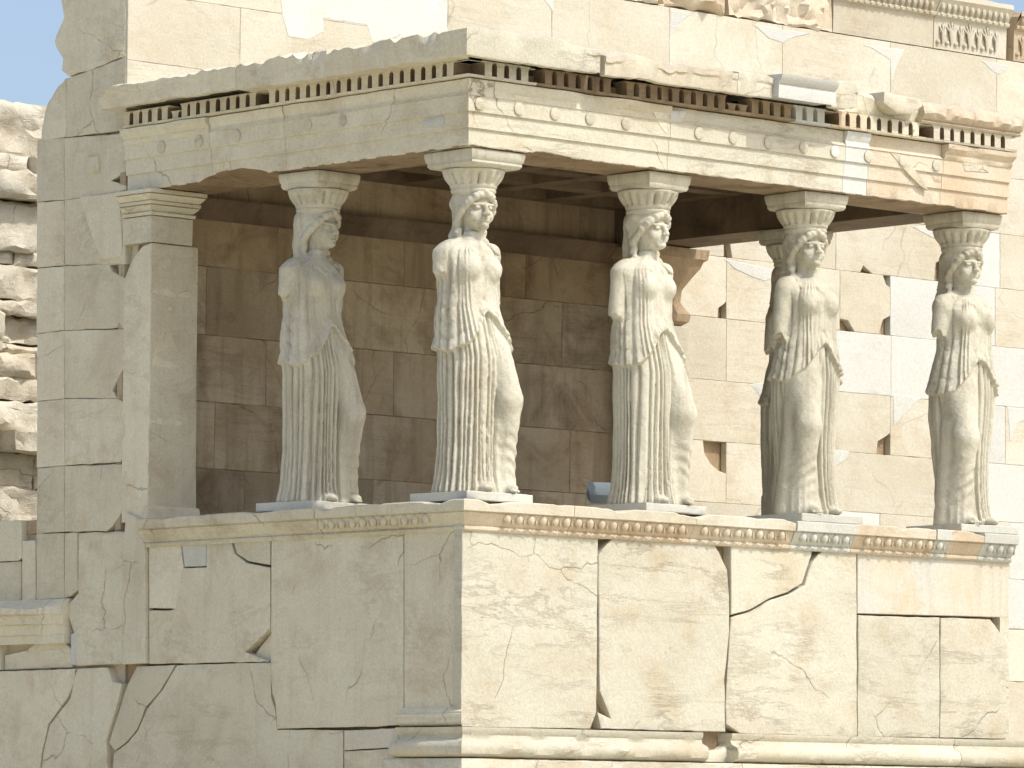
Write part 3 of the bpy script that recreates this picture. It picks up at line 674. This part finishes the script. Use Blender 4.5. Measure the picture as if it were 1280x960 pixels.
prof = [(3.40, -.03), (3.44, .015), (3.50, .02), (3.54, -.02), (3.60, -.045), (3.70, -.03), (3.80, .03), (3.88, .085), (3.93, .10), (3.95, .125), (4.03, .13)]
for k, (z, o) in enumerate(prof):
    for i in range(n):
        t_ = i / n * 4; q = int(t_); fr_ = t_ - q
        c4 = [(5.15, YA), (5.59, YA), (5.59, YW - .002), (5.15, YW - .002)]
        a_, b_ = c4[q], c4[(q + 1) % 4]; x = a_[0] + (b_[0] - a_[0]) * fr_; y = a_[1] + (b_[1] - a_[1]) * fr_
        nx = (1 if x > 5.58 else -1 if x < 5.16 else 0); ny = (-1 if y < YA + .01 else 0)
        j_ = .02 * fbm((x * 5, y * 5, z * 6))
        V.append((x + nx * (o + j_), y + ny * (o + j_), z))
F = [(k * n + i, k * n + (i + 1) % n, (k + 1) * n + (i + 1) % n, (k + 1) * n + i) for k in range(len(prof) - 1) for i in range(n)] + [tuple(range(n))[::-1], tuple(range((len(prof) - 1) * n, len(prof) * n))]
mb.add(V, F); obj('capital', mb, 'brown', ae)

# ================================================================== CARYATID STATUES
def surf_nets(Fv, org, h):
    s = Fv < 0
    c = np.zeros(tuple(d - 1 for d in s.shape), np.uint8)
    for i in (0, 1):
        for j in (0, 1):
            for k in (0, 1):
                c += s[i:s.shape[0] - 1 + i, j:s.shape[1] - 1 + j, k:s.shape[2] - 1 + k]
    act = (c > 0) & (c < 8); I = np.argwhere(act); idx = np.full(act.shape, -1, np.int32); idx[act] = np.arange(len(I))
    cor = [(i, j, k) for i in (0, 1) for j in (0, 1) for k in (0, 1)]
    val = np.stack([Fv[I[:, 0] + a, I[:, 1] + b, I[:, 2] + d] for a, b, d in cor], 1)
    acc = np.zeros((len(I), 3)); cnt = np.zeros(len(I))
    for p in range(8):
        for q in range(p + 1, 8):
            if sum(abs(cor[p][m] - cor[q][m]) for m in range(3)) != 1: continue
            x = (val[:, p] < 0) != (val[:, q] < 0)
            t = np.where(x, val[:, p] / np.where(x, val[:, p] - val[:, q], 1), 0)
            A = np.array(cor[p]); B = np.array(cor[q])
            acc += np.where(x[:, None], A + (B - A) * t[:, None], 0); cnt += x
    V = (I + acc / cnt[:, None]) * h + np.array(org)
    faces = []
    for ax in range(3):
        a1, a2 = (ax + 1) % 3, (ax + 2) % 3
        lo = [slice(1, -1)] * 3; lo[ax] = slice(0, -1); hi = list(lo); hi[ax] = slice(1, None)
        A = s[tuple(lo)]; B = s[tuple(hi)]; E = np.argwhere(A != B)
        if not len(E): continue
        flip = A[E[:, 0], E[:, 1], E[:, 2]]
        G = E.copy(); G[:, a1] += 1; G[:, a2] += 1
        def at(d1, d2):
            q = G.copy(); q[:, a1] -= d1; q[:, a2] -= d2; return idx[q[:, 0], q[:, 1], q[:, 2]]
        Q = np.stack([at(1, 1), at(0, 1), at(0, 0), at(1, 0)], 1)
        Q[~flip] = Q[~flip][:, ::-1]
        faces.append(Q)
    return V, np.concatenate(faces)
def np_mesh(name, V, Fq, mat):
    me = bpy.data.meshes.new(name)
    me.vertices.add(len(V)); me.vertices.foreach_set('co', V.astype(np.float32).ravel())
    me.loops.add(Fq.size); me.loops.foreach_set('vertex_index', Fq.astype(np.int32).ravel())
    me.polygons.add(len(Fq)); me.polygons.foreach_set('loop_start', np.arange(0, Fq.size, 4, dtype=np.int32))
    me.polygons.foreach_set('use_smooth', np.ones(len(Fq), bool))
    me.update(calc_edges=True); me.validate(); me.materials.append(M[mat]); return me
def interp(z, tab): return np.interp(z, [t[0] for t in tab], [t[1] for t in tab])
class Sdf:
    def __init__(s, lo, hi, h):
        s.h = h; s.lo = np.array(lo); s.n = [int((hi[i] - lo[i]) / h) + 1 for i in range(3)]
        s.x, s.y, s.z = [np.float32(lo[i] + h * np.arange(s.n[i])) for i in range(3)]
        s.F = np.full(s.n, .2, np.float32)
    def win(s, lo, hi, pad=.09):
        sl = []
        for a, l, u in zip((s.x, s.y, s.z), lo, hi):
            i0 = int(np.searchsorted(a, l - pad)); i1 = int(np.searchsorted(a, u + pad)); sl.append(slice(max(0, i0), max(i0 + 1, min(len(a), i1))))
        return tuple(sl), s.x[sl[0]][:, None, None], s.y[sl[1]][None, :, None], s.z[sl[2]][None, None, :]
    def smin(s, sl, d, k):
        f = s.F[sl]
        if k <= 0: s.F[sl] = np.minimum(f, d); return
        hh = np.clip(.5 + .5 * (f - d) / k, 0, 1); s.F[sl] = f * (1 - hh) + d * hh - k * hh * (1 - hh)
    def sub(s, sl, d, k):
        f = s.F[sl]; hh = np.clip(.5 - .5 * (f + d) / k, 0, 1); s.F[sl] = f * (1 - hh) - d * hh + k * hh * (1 - hh)
    def caps(s, a, b, ra, rb, k=.03, cut=None, fn=None):
        a = np.array(a, float); b = np.array(b, float); R = max(ra, rb)
        sl, x, y, z = s.win(np.minimum(a, b) - R, np.maximum(a, b) + R)
        ab = b - a; t = np.clip(((x - a[0]) * ab[0] + (y - a[1]) * ab[1] + (z - a[2]) * ab[2]) / (ab @ ab), 0, 1)
        d = np.sqrt((x - a[0] - t * ab[0]) ** 2 + (y - a[1] - t * ab[1]) ** 2 + (z - a[2] - t * ab[2]) ** 2) - (ra + (rb - ra) * t)
        if fn is not None: d = d + fn(x, y, z, t)
        if cut is not None: d = np.maximum(d, cut(x, y, z))
        s.smin(sl, d, k)
    def ell(s, c, r, k=.03, op='add', fn=None):
        c = np.array(c, float); r = np.array(r, float)
        sl, x, y, z = s.win(c - r, c + r)
        q = np.sqrt(((x - c[0]) / r[0]) ** 2 + ((y - c[1]) / r[1]) ** 2 + ((z - c[2]) / r[2]) ** 2)
        d = (q - 1) * r.min()
        if fn is not None: d = d + fn(x, y, z)
        s.smin(sl, d, k) if op == 'add' else s.sub(sl, d, k)
    def rough(s, amp, sc, seed):
        r = np.random.RandomState(seed)
        for k in range(5):
            f = sc * (1.7 ** k); a, b, c = r.uniform(.6, 1.4, 3) * f; p = r.uniform(0, 6.28, 3)
            s.F += np.float32(amp / (1.5 ** k)) * (np.sin(a * s.x + p[0])[:, None, None] * np.sin(b * s.y + p[1])[None, :, None] * np.sin(c * s.z + p[2])[None, None, :]).astype(np.float32)
A_TAB = [(0, .262), (.1, .252), (.35, .240), (.6, .245), (.8, .256), (1.0, .258), (1.2, .232), (1.34, .205), (1.5, .205), (1.62, .215), (1.67, .200), (1.71, .150), (1.745, .085), (1.78, .050), (1.86, .045)]
B_TAB = [(0, .235), (.1, .222), (.35, .208), (.6, .208), (.8, .214), (1.0, .212), (1.2, .190), (1.34, .165), (1.5, .160), (1.62, .150), (1.67, .130), (1.71, .100), (1.745, .070), (1.78, .050), (1.86, .045)]
def caryatid_meshes(seed, mirror, rarm, larm, worn=.002, h=.0058, side_drape=1.0, turn=0.0, slim=0.0):
    rs = np.random.RandomState(seed); D = Sdf((-.40, -.36, -.012), (.40, .34, 1.92), h)
    # --- table of radii over angle and height (angle 0 faces front, positive to her bent leg)
    nth = 900; th = np.linspace(-math.pi, math.pi, nth, endpoint=False); z = D.z
    T, Z = np.meshgrid(th, z, indexing='ij')
    a = interp(z, A_TAB)[None, :]; b = interp(z, B_TAB)[None, :]
    p = 2.35
    R = 1.0 / ((np.abs(np.sin(T)) / a) ** p + (np.abs(np.cos(T)) / b) ** p) ** (1 / p)
    zk = 1.0 + .245 * np.exp(-((T - .06) / .62) ** 2) + .004 * np.sin(13 * T + seed) + .006 * np.sin(7 * T + seed) - .03 * np.exp(-((np.abs(T) - 1.35) / .35) ** 2)
    def ss(x, a0, a1): q = np.clip((x - a0) / (a1 - a0), 0, 1); return q * q * (3 - 2 * q)
    low = ss(zk - Z, -.005, .012)
    # skirt flutes
    tw_ = T + .08 * np.sin(3 * T + seed) + .05 * np.sin(7 * T + 2 * seed) + .02 * np.sin(17 * T + seed) + .018 * np.sin(2.6 * Z + 5 * T) + .012 * np.sin(6 * Z + 11 * T + seed)
    nf = 16
    ph = nf * tw_ / 1.0
    lob = np.floor(ph / math.pi).astype(int) % 40; dep = (.45 + .75 * rs.rand(40))[lob]
    fold = np.abs(np.sin(ph)) ** .55
    bent = ss(T, .08, .30) * (1 - ss(T, 1.25, 1.6))
    wfold = (1 - .93 * bent) * low * (.75 + .25 * ss(Z, 1.2, .3)) 
    R = R + .058 * wfold * dep * (fold - .82) + .012 * ss(Z, .16, 0) * low
    # secondary split folds low down
    R = R - .012 * wfold * ss(Z, .75, .25) * (np.abs(np.sin(ph * 2 + 1)) < .22)
    R = R - .030 * np.exp(-((T - .10 - .05 * np.sin(3 * Z)) / .055) ** 2) * ss(1.15 - Z, 0, .15) * low
    R = R - .024 * np.exp(-((T - 1.45) / .07) ** 2) * ss(.95 - Z, 0, .2)
    # overfold pouch with a scalloped edge
    up = 1 - low
    pouch = (.010 + .026 * np.exp(-np.clip(Z - zk, 0, 1) / .075)) * up
    pf_ = np.abs(np.sin(15 * tw_ + 8 * (Z - zk))) ** .8
    R = R + pouch * (.80 + .25 * pf_ * dep)
    R = R + .014 * np.exp(-((Z - zk - .022) / .020) ** 2) * np.exp(-((T - .06) / .9) ** 2) * (.7 + .3 * np.sin(46 * T + 30 * Z))
    R = R - .010 * np.exp(-((Z - zk - .085) / .018) ** 2) * up * (.5 + .5 * np.sin(9 * T + seed))
    # upper-body folds
    tors = up * (1 - ss(Z, 1.66, 1.74))
    side = ss(np.abs(T), .62, .98)
    R = R + .030 * tors * side * (.4 + .6 * dep) * (np.abs(np.sin(11 * tw_ + 1.2 * (Z - 1.5) * np.sign(T) + seed)) ** .6 - .8) * (1 - .6 * np.exp(-((Z - 1.33) / .05) ** 2))
    fr_ = tors * (1 - side); wob = T + .05 * np.sin(9 * Z + seed) + .03 * np.sin(21 * Z + 4 * T)
    R = R + .0045 * fr_ * (np.abs(np.sin(9 * wob * (1 + .5 * (1.7 - Z)))) ** .8 - .6) * (.4 + .6 * dep)
    R = R + .0035 * fr_ * np.sin(2 * math.pi * (Z - .55 * T * T - .02 * np.sin(5 * T + seed)) / .085) * ss(Z, 1.45, 1.58)
    for a_, w_, h_ in ((.60, .040, .014), (.73, .034, .018), (.86, .030, .012)):
        R = R + h_ * tors * np.exp(-((np.abs(T) - a_ - .10 * (Z - 1.5) - .02 * np.sin(8 * Z + seed)) / w_) ** 2)
    R = R + .007 * tors * np.exp(-((Z - (1.635 + .10 * np.abs(T))) / .012) ** 2) * (1 - ss(np.abs(T), .5, .8)) - .006 * tors * ss(Z, 1.64 , 1.66) * (1 - ss(np.abs(T), .5, .8))
    # drooping folds under the arm
    dr = np.exp(-((np.abs(T) - 1.55) / .38) ** 2) * ss(Z, .98, 1.06) * (1 - ss(Z, 1.32, 1.45)) * side_drape
    R = R + dr * (.004 + .016 * (np.abs(np.sin(30 * (Z - .42 * (np.abs(T) - 1.35) ** 2) + seed)) ** .6 - .7))
    R = (R * (1 - slim * (1 - ss(Z, .15, 1.05)))).astype(np.float32)
    # --- implicit body
    cxz = np.float32(-.012 + .022 * np.sin((z / 1.8) * math.pi * 1.2)); cyz = np.float32(.010 * np.sin(z * 3))
    X = D.x[:, None, None] - cxz[None, None, :]; Y = D.y[None, :, None] - cyz[None, None, :]
    rho = np.sqrt(X * X + Y * Y); ti = (np.arctan2(X, -Y) + math.pi) / (2 * math.pi) * nth
    i0 = ti.astype(np.int32) % nth; fr = (ti - np.floor(ti)).astype(np.float32); i1 = (i0 + 1) % nth
    kz = np.arange(len(z))[None, None, :]
    D.F = ((rho - (R[i0, kz] * (1 - fr) + R[i1, kz] * fr)) * .8).astype(np.float32)
    D.F = np.maximum(D.F, (0.0 - D.z)[None, None, :]); 
    # --- bent leg under thin cloth
    thf = lambda x, y, zz, t: .004 * np.sin(48 * x + 20 * zz + 14 * y) * (1 - t)
    arc = lambda x, y, zz, t: .0075 * np.sin(70 * (zz + .9 * (x - .06) ** 2 * 4 - .25 * x)) * np.exp(-((t - .75) / .3) ** 2)
    D.caps((.105, -.075, 1.02), (.160, -.195, .645), .128, .104, .05, fn=thf)
    D.caps((.160, -.195, .645), (.165, -.125, .12), .100, .074, .035, fn=arc)
    D.caps((.20, -.06, .75), (.225, -.03, .02), .06, .085, .05)
    D.ell((.150, -.215, .036), (.050, .095, .036), .03); D.ell((-.085, -.225, .030), (.050, .070, .030), .03)
    D.caps((.15, -.12, .40), (.17, -.13, .02), .075, .105, .05, fn=lambda x, y, zz, t: .008 * np.abs(np.sin(70 * x + 25 * y + 3 * zz)) * t)
    for q in range(4): D.caps((.12 + q * .021, -.285 + .006 * q, .020), (.12 + q * .021, -.312 + .008 * q, .016), .012, .010, .006)
    # --- bust, shoulders, arms
    for sx in (-1, 1):
        D.ell((sx * .100, -.140, 1.545), (.082, .078, .085), .035)
        D.ell((sx * .200, .005, 1.662), (.078, .078, .080), .06)
    for sx, zc in ((-1, rarm), (1, larm)):
        if zc is None: continue
        D.caps((sx * .226, .005, 1.645), (sx * .258, .02, 1.28), .066, .054, .03, cut=lambda x, y, zz: (zc - zz) + .45 * (x * sx - .25) + .014 * np.sin(55 * y + 30 * x) + .008 * np.sin(120 * x))
    # --- neck and head
    D.caps((0, .020, 1.68), (0, .012, 1.90), .070, .060, .03)
    for sx in (-1, 1): D.caps((sx * .05, .02, 1.755), (sx * .20, .015, 1.685), .040, .052, .03)
    D2 = Sdf((-.16, -.20, 1.76), (.16, .20, 2.16), h * .8)
    D2.ell((0, .012, 1.985), (.092, .112, .130), .03); D2.ell((0, -.040, 1.900), (.066, .074, .086), .035)
    D2.ell((0, -.098, 1.846), (.028, .026, .022), .02); D2.caps((0, .018, 1.70), (0, .010, 1.90), .060, .053, .02)
    for sx in (-1, 1):
        D2.ell((sx * .040, -.124, 1.955), (.026, .022, .015), .012, 'sub')
        D2.ell((sx * .039, -.099, 1.953), (.019, .014, .011), .004)
        D2.caps((sx * .018, -.112, 1.972), (sx * .064, -.092, 1.974), .010, .008, .010)
        D2.ell((sx * .046, -.078, 1.905), (.028, .026, .032), .02)
        D2.ell((sx * .016, -.127, 1.914), (.010, .010, .009), .006)
    D2.caps((0, -.113, 1.975), (0, -.136, 1.918), .011, .016, .010)
    D2.caps((-.022, -.106, 1.878), (.022, -.106, 1.878), .007, .007, .006); D2.caps((-.016, -.106, 1.866), (.016, -.106, 1.866), .009, .009, .006)
    D2.caps((-.024, -.120, 1.872), (.024, -.120, 1.872), .003, .003, .004)
    # combine: head grid resampled into one mesh by joining at the neck
    D.rough(worn, 22, seed); D2.rough(worn * .4, 40, seed + 1)
    # head as part of the body grid (finer grid kept by cutting both at z = 1.79)
    zc = 1.80
    V1, F1 = surf_nets(np.maximum(D.F, (D.z - zc - .012)[None, None, :].astype(np.float32)), D.lo, D.h)
    V2, F2 = surf_nets(np.maximum(D2.F, (zc - .012 - D2.z)[None, None, :].astype(np.float32)), D2.lo, D2.h)
    V1[:, 2] *= 1.02; w_ = np.interp(V1[:, 2], [.95, 1.3, 1.70, 1.82], [0, 1, 1, 0]) * (0 if mirror else 1); V1[:, 0] -= .036 * w_; V1[:, 1] += .028 * w_; tz_ = -math.radians(turn) if mirror else math.radians(turn)
    def twist(P):
        q = np.clip((P[:, 2] - 1.835) / .07, 0, 1); a_ = tz_ * q * q * (3 - 2 * q); c_, s_ = np.cos(a_), np.sin(a_)
        return np.stack([P[:, 0] * c_ - P[:, 1] * s_, P[:, 0] * s_ + P[:, 1] * c_, P[:, 2]], 1)
    V2 = (V2 - [0, 0, 1.80]) * [1.27, 1.22, 1.17] + [0, 0, 1.832]; V2 = twist(V2)
    V = np.concatenate([V1, V2]); Fq = np.concatenate([F1, F2 + len(V1)])
    # --- hair: cap, rolls round the face, mane on the nape, braids on the shoulders
    H = Sdf((-.20, -.20, 1.44), (.20, .24, 2.15), h * .85)
    n_ = np.array([0, .74, .67]); d_ = n_ @ np.array([0, -.098, 2.015])
    wav = lambda x, y, zz: .006 * np.sin(60 * (zz + .5 * np.abs(x)) + 20 * np.abs(x)) * np.sin(45 * y + 3)
    H.ell((0, .022, 2.0), (.116, .136, .128), 0, fn=wav)
    H.F = np.maximum(H.F, (d_ - (n_[1] * H.y[:, None] + n_[2] * H.z[None, :]))[None, :, :].astype(np.float32))
    for sx in (-1, 1):
        arcp = [(0, -.112, 2.045), (.045, -.102, 2.025), (.082, -.070, 1.985), (.100, -.025, 1.935), (.092, .03, 1.885)]
        for q in range(4):
            A_, B_ = arcp[q], arcp[q + 1]
            H.caps((sx * A_[0], A_[1], A_[2]), (sx * B_[0], B_[1], B_[2]), .021, .022, .012, fn=lambda x, y, zz, t: .0022 * np.sin(130 * (np.abs(x) + y * .5 - zz * .8)))
        tw2 = lambda x, y, zz, t: .0035 * np.sin(95 * zz + 60 * y)
        H.caps((sx * .078, .055, 1.90), (sx * .098, .02, 1.765), .024, .020, .015, fn=tw2); H.caps((sx * .098, .02, 1.765), (sx * .118, -.085, 1.675), .020, .010, .012, fn=tw2)
        pass
    H.caps((0, .085, 1.95), (0, .115, 1.72), .078, .080, .04, fn=lambda x, y, zz, t: .008 * np.sin(70 * x)); H.caps((0, .12, 1.72), (0, .155, 1.50), .085, .055, .04, fn=lambda x, y, zz, t: .008 * np.sin(70 * x))
    V3, F3 = surf_nets(H.F, H.lo, H.h); V3 = (V3 - [0, 0, 1.80]) * np.where(V3[:, 2:3] > 1.8, [[1.27, 1.22, 1.17]], [[1.2, 1.18, 1.1]]) + [0, 0, 1.832]; V3 = twist(V3)
    if mirror:
        V[:, 0] *= -1; Fq = Fq[:, ::-1]; V3[:, 0] *= -1; F3 = F3[:, ::-1]
    return np_mesh('body', V, Fq, 'statue'), np_mesh('hair', V3, F3, 'statue')
def echinus_mesh():
    mb = MB(); n = 96; V = []
    pr = [(2.095, .130, 0), (2.125, .156, 0), (2.138, .162, 0), (2.150, .156, 0), (2.156, .162, 0), (2.166, .166, 0), (2.176, .168, 0), (2.182, .172, .6), (2.200, .188, 1), (2.222, .204, 1), (2.246, .216, .9), (2.262, .218, .3), (2.270, .222, 0), (2.282, .222, 0), (2.290, .20, 0)]
    for zz, r, am in pr:
        for i in range(n):
            a_ = 2 * math.pi * i / n; r2 = r * (1 - .20 * am * (1 - abs(math.sin(9 * a_)) ** .55)); V.append((r2 * math.cos(a_), r2 * math.sin(a_) + .01, zz))
    F = [(k * n + i, k * n + (i + 1) % n, (k + 1) * n + (i + 1) % n, (k + 1) * n + i) for k in range(len(pr) - 1) for i in range(n)] + [tuple(range(n))[::-1], tuple(range((len(pr) - 1) * n, len(pr) * n))]
    return mb.add(V, F)
def abacus_mesh(hw=.255, seed=0, dmg=0):
    mb = MB(); V = []
    pr = [(2.286, .200), (2.292, .225), (2.312, .240), (2.330, .238), (2.338, .246), (2.372, .254), (2.398, .256), (2.406, .250)]
    n = 40
    for zz, r in pr:
        r = r * hw / .255
        for i in range(n):
            q = i / n * 4; s_ = int(q); f_ = q - s_; c4 = [(-1, -1), (1, -1), (1, 1), (-1, 1)]
            a_, b_ = c4[s_], c4[(s_ + 1) % 4]; x = a_[0] + (b_[0] - a_[0]) * f_; y = a_[1] + (b_[1] - a_[1]) * f_
            k = 1 - (.05 + .12 * dmg) * max(0, abs(x * y) - .75) - (.06 * dmg) * max(0, nz(x * 2, y * 2, seed))
            V.append((x * r * k, y * r * k, zz))
    F = [(k * n + i, k * n + (i + 1) % n, (k + 1) * n + (i + 1) % n, (k + 1) * n + i) for k in range(len(pr) - 1) for i in range(n)] + [tuple(range(n))[::-1], tuple(range((len(pr) - 1) * n, len(pr) * n))]
    return mb.add(V, F)
ZQ = 1.628
def caryatid(x, y, label, seed, mirror, rarm, larm, worn=.002, h=.0058, drape=1.0, dmg=.2, turn=0.0, rz=0.0, hw=.22, slim=0.0):
    t = thing('caryatid', label, 'statue', (x, y, ZQ), 'draped maiden statues carrying the porch roof')
    bme, hme = caryatid_meshes(seed, mirror, rarm, larm, worn, h, drape, turn, slim)
    for nm, me in (('body', bme), ('hair', hme)):
        o = bpy.data.objects.new(nm, me); COL.objects.link(o); o.parent = t
    for nm, mb, mt in (('capital', echinus_mesh(), 'statue'),):
        mb.v = [(p[0] + x, p[1] + y, p[2] + ZQ) for p in mb.v]; c = obj(nm, mb, mt, t, ang=60)
    mb = abacus_mesh(hw, seed, dmg); mb.v = [(p[0] + x, p[1] + y, p[2] + ZQ) for p in mb.v]; obj('abacus', mb, 'statue', c, ang=40)
    mb = MB(); slab(mb, ('y', y - .30), [(x - .31, ZP + .002), (x + .31, ZP + .002), (x + .31, ZQ), (x - .31, ZQ)], depth=.60, rough=.002, gap=0, bev=.006); mb.box(x - .305, x + .305, y - .28, y + .29, ZP + .004, ZQ - .002)
    obj('plinth', mb, 'plinth', t)
    t.rotation_euler.z = rz
    return t
caryatid(.315, .285, 'sunlit statue with worn side on a thick grey slab at the near corner', 3, False, 1.50, 1.30, .0035, dmg=.05, turn=-8, hw=.256)
caryatid(2.02, .285, 'front row statue beside the floodlight, right arm ending at the elbow', 5, False, 1.32, 1.36, .0015, dmg=.15, turn=6, rz=.03)
caryatid(3.655, .285, 'front row statue with an almost hidden darker statue standing right behind her', 8, True, 1.34, 1.30, .002, dmg=.5, turn=-6, rz=-.05, hw=.228, slim=.10)
caryatid(5.375, .285, 'rightmost statue at the far front corner, slim, with a short arm stump', 11, True, 1.40, 1.44, .0025, drape=.5, dmg=.5, turn=-3, rz=-.04, slim=.17)
caryatid(.305, 1.97, 'fully shaded statue of the rear row at the left, between pillar and near corner statue', 14, False, 1.46, 1.40, .0015, dmg=1.0, turn=8, rz=.05)
caryatid(5.245, 1.97, 'rear row statue on the right, almost hidden behind a front row statue', 17, True, 1.36, 1.40, .002, h=.009, dmg=.4)

# ================================================================== SMALL THINGS
fp = at_y(751, 606, .95)
fx_, fy_, fz_ = fp.x, .95, ZP - .012
fl = thing('floodlight', 'small blue-grey floodlight on the porch floor at the foot of a statue', 'floodlight', (fx_, fy_, fz_))
mb = MB()
def obox(mb, c, ax, hs):
    a, b, d = [Vector(q) for q in ax]
    V = [Vector(c) + a * (hs[0] * i) + b * (hs[1] * j) + d * (hs[2] * k) for k in (-1, 1) for j in (-1, 1) for i in (-1, 1)]
    return mb.add(V, [(0, 2, 3, 1), (4, 5, 7, 6), (0, 1, 5, 4), (2, 6, 7, 3), (0, 4, 6, 2), (1, 3, 7, 5)])
up_ = Vector((.35, .3, .75)).normalized(); rt_ = Vector((.7, -.7, 0)).normalized(); fw_ = up_.cross(rt_).normalized(); rt_ = fw_.cross(up_)
hc = Vector((fx_, fy_, fz_ + .20))
V = []
for k, s in ((-.05, .7), (.0, 1.0), (.05, 1.0)):
    V += [hc + up_ * k + rt_ * (.10 * s * i) + fw_ * (.075 * s * j) for i, j in ((-1, -1), (1, -1), (1, 1), (-1, 1))]
mb.add(V, [(0, 3, 2, 1), (8, 9, 10, 11)] + [(k * 4 + i, k * 4 + (i + 1) % 4, (k + 1) * 4 + (i + 1) % 4, (k + 1) * 4 + i) for k in range(2) for i in range(4)])
obj('housing', mb, 'lamp', fl)
mb = MB(); obox(mb, hc + up_ * .053, (rt_, fw_, up_), (.085, .062, .004)); obj('lamp_glass', mb, 'glass', fl)
mb = MB()
for sgn in (-1, 1): obox(mb, Vector((fx_, fy_, fz_ + .11)) + rt_ * (.107 * sgn), (rt_, (0, 0, 1), rt_.cross(Vector((0, 0, 1)))), (.004, .10, .018))
obox(mb, (fx_, fy_, fz_ + .006), (rt_, (0, 0, 1), rt_.cross(Vector((0, 0, 1)))), (.11, .006, .03)); obj('bracket', mb, 'lamp', fl)
cp = at_y(1254, 655, -.02)
mb = MB(); slab(mb, ('y', -.02), [(cp.x - .05, ZP + .004), (cp.x + .04, ZP + .004), (cp.x + .06, ZP + .03), (cp.x - .04, ZP + .034)], depth=.08, rough=.01, grid=.02, step=.02, bev=.006)
tag(obj('stone_chip', mb, 'brown'), 'small dark stone chip lying on the ledge right of the rightmost statue', 'stone')
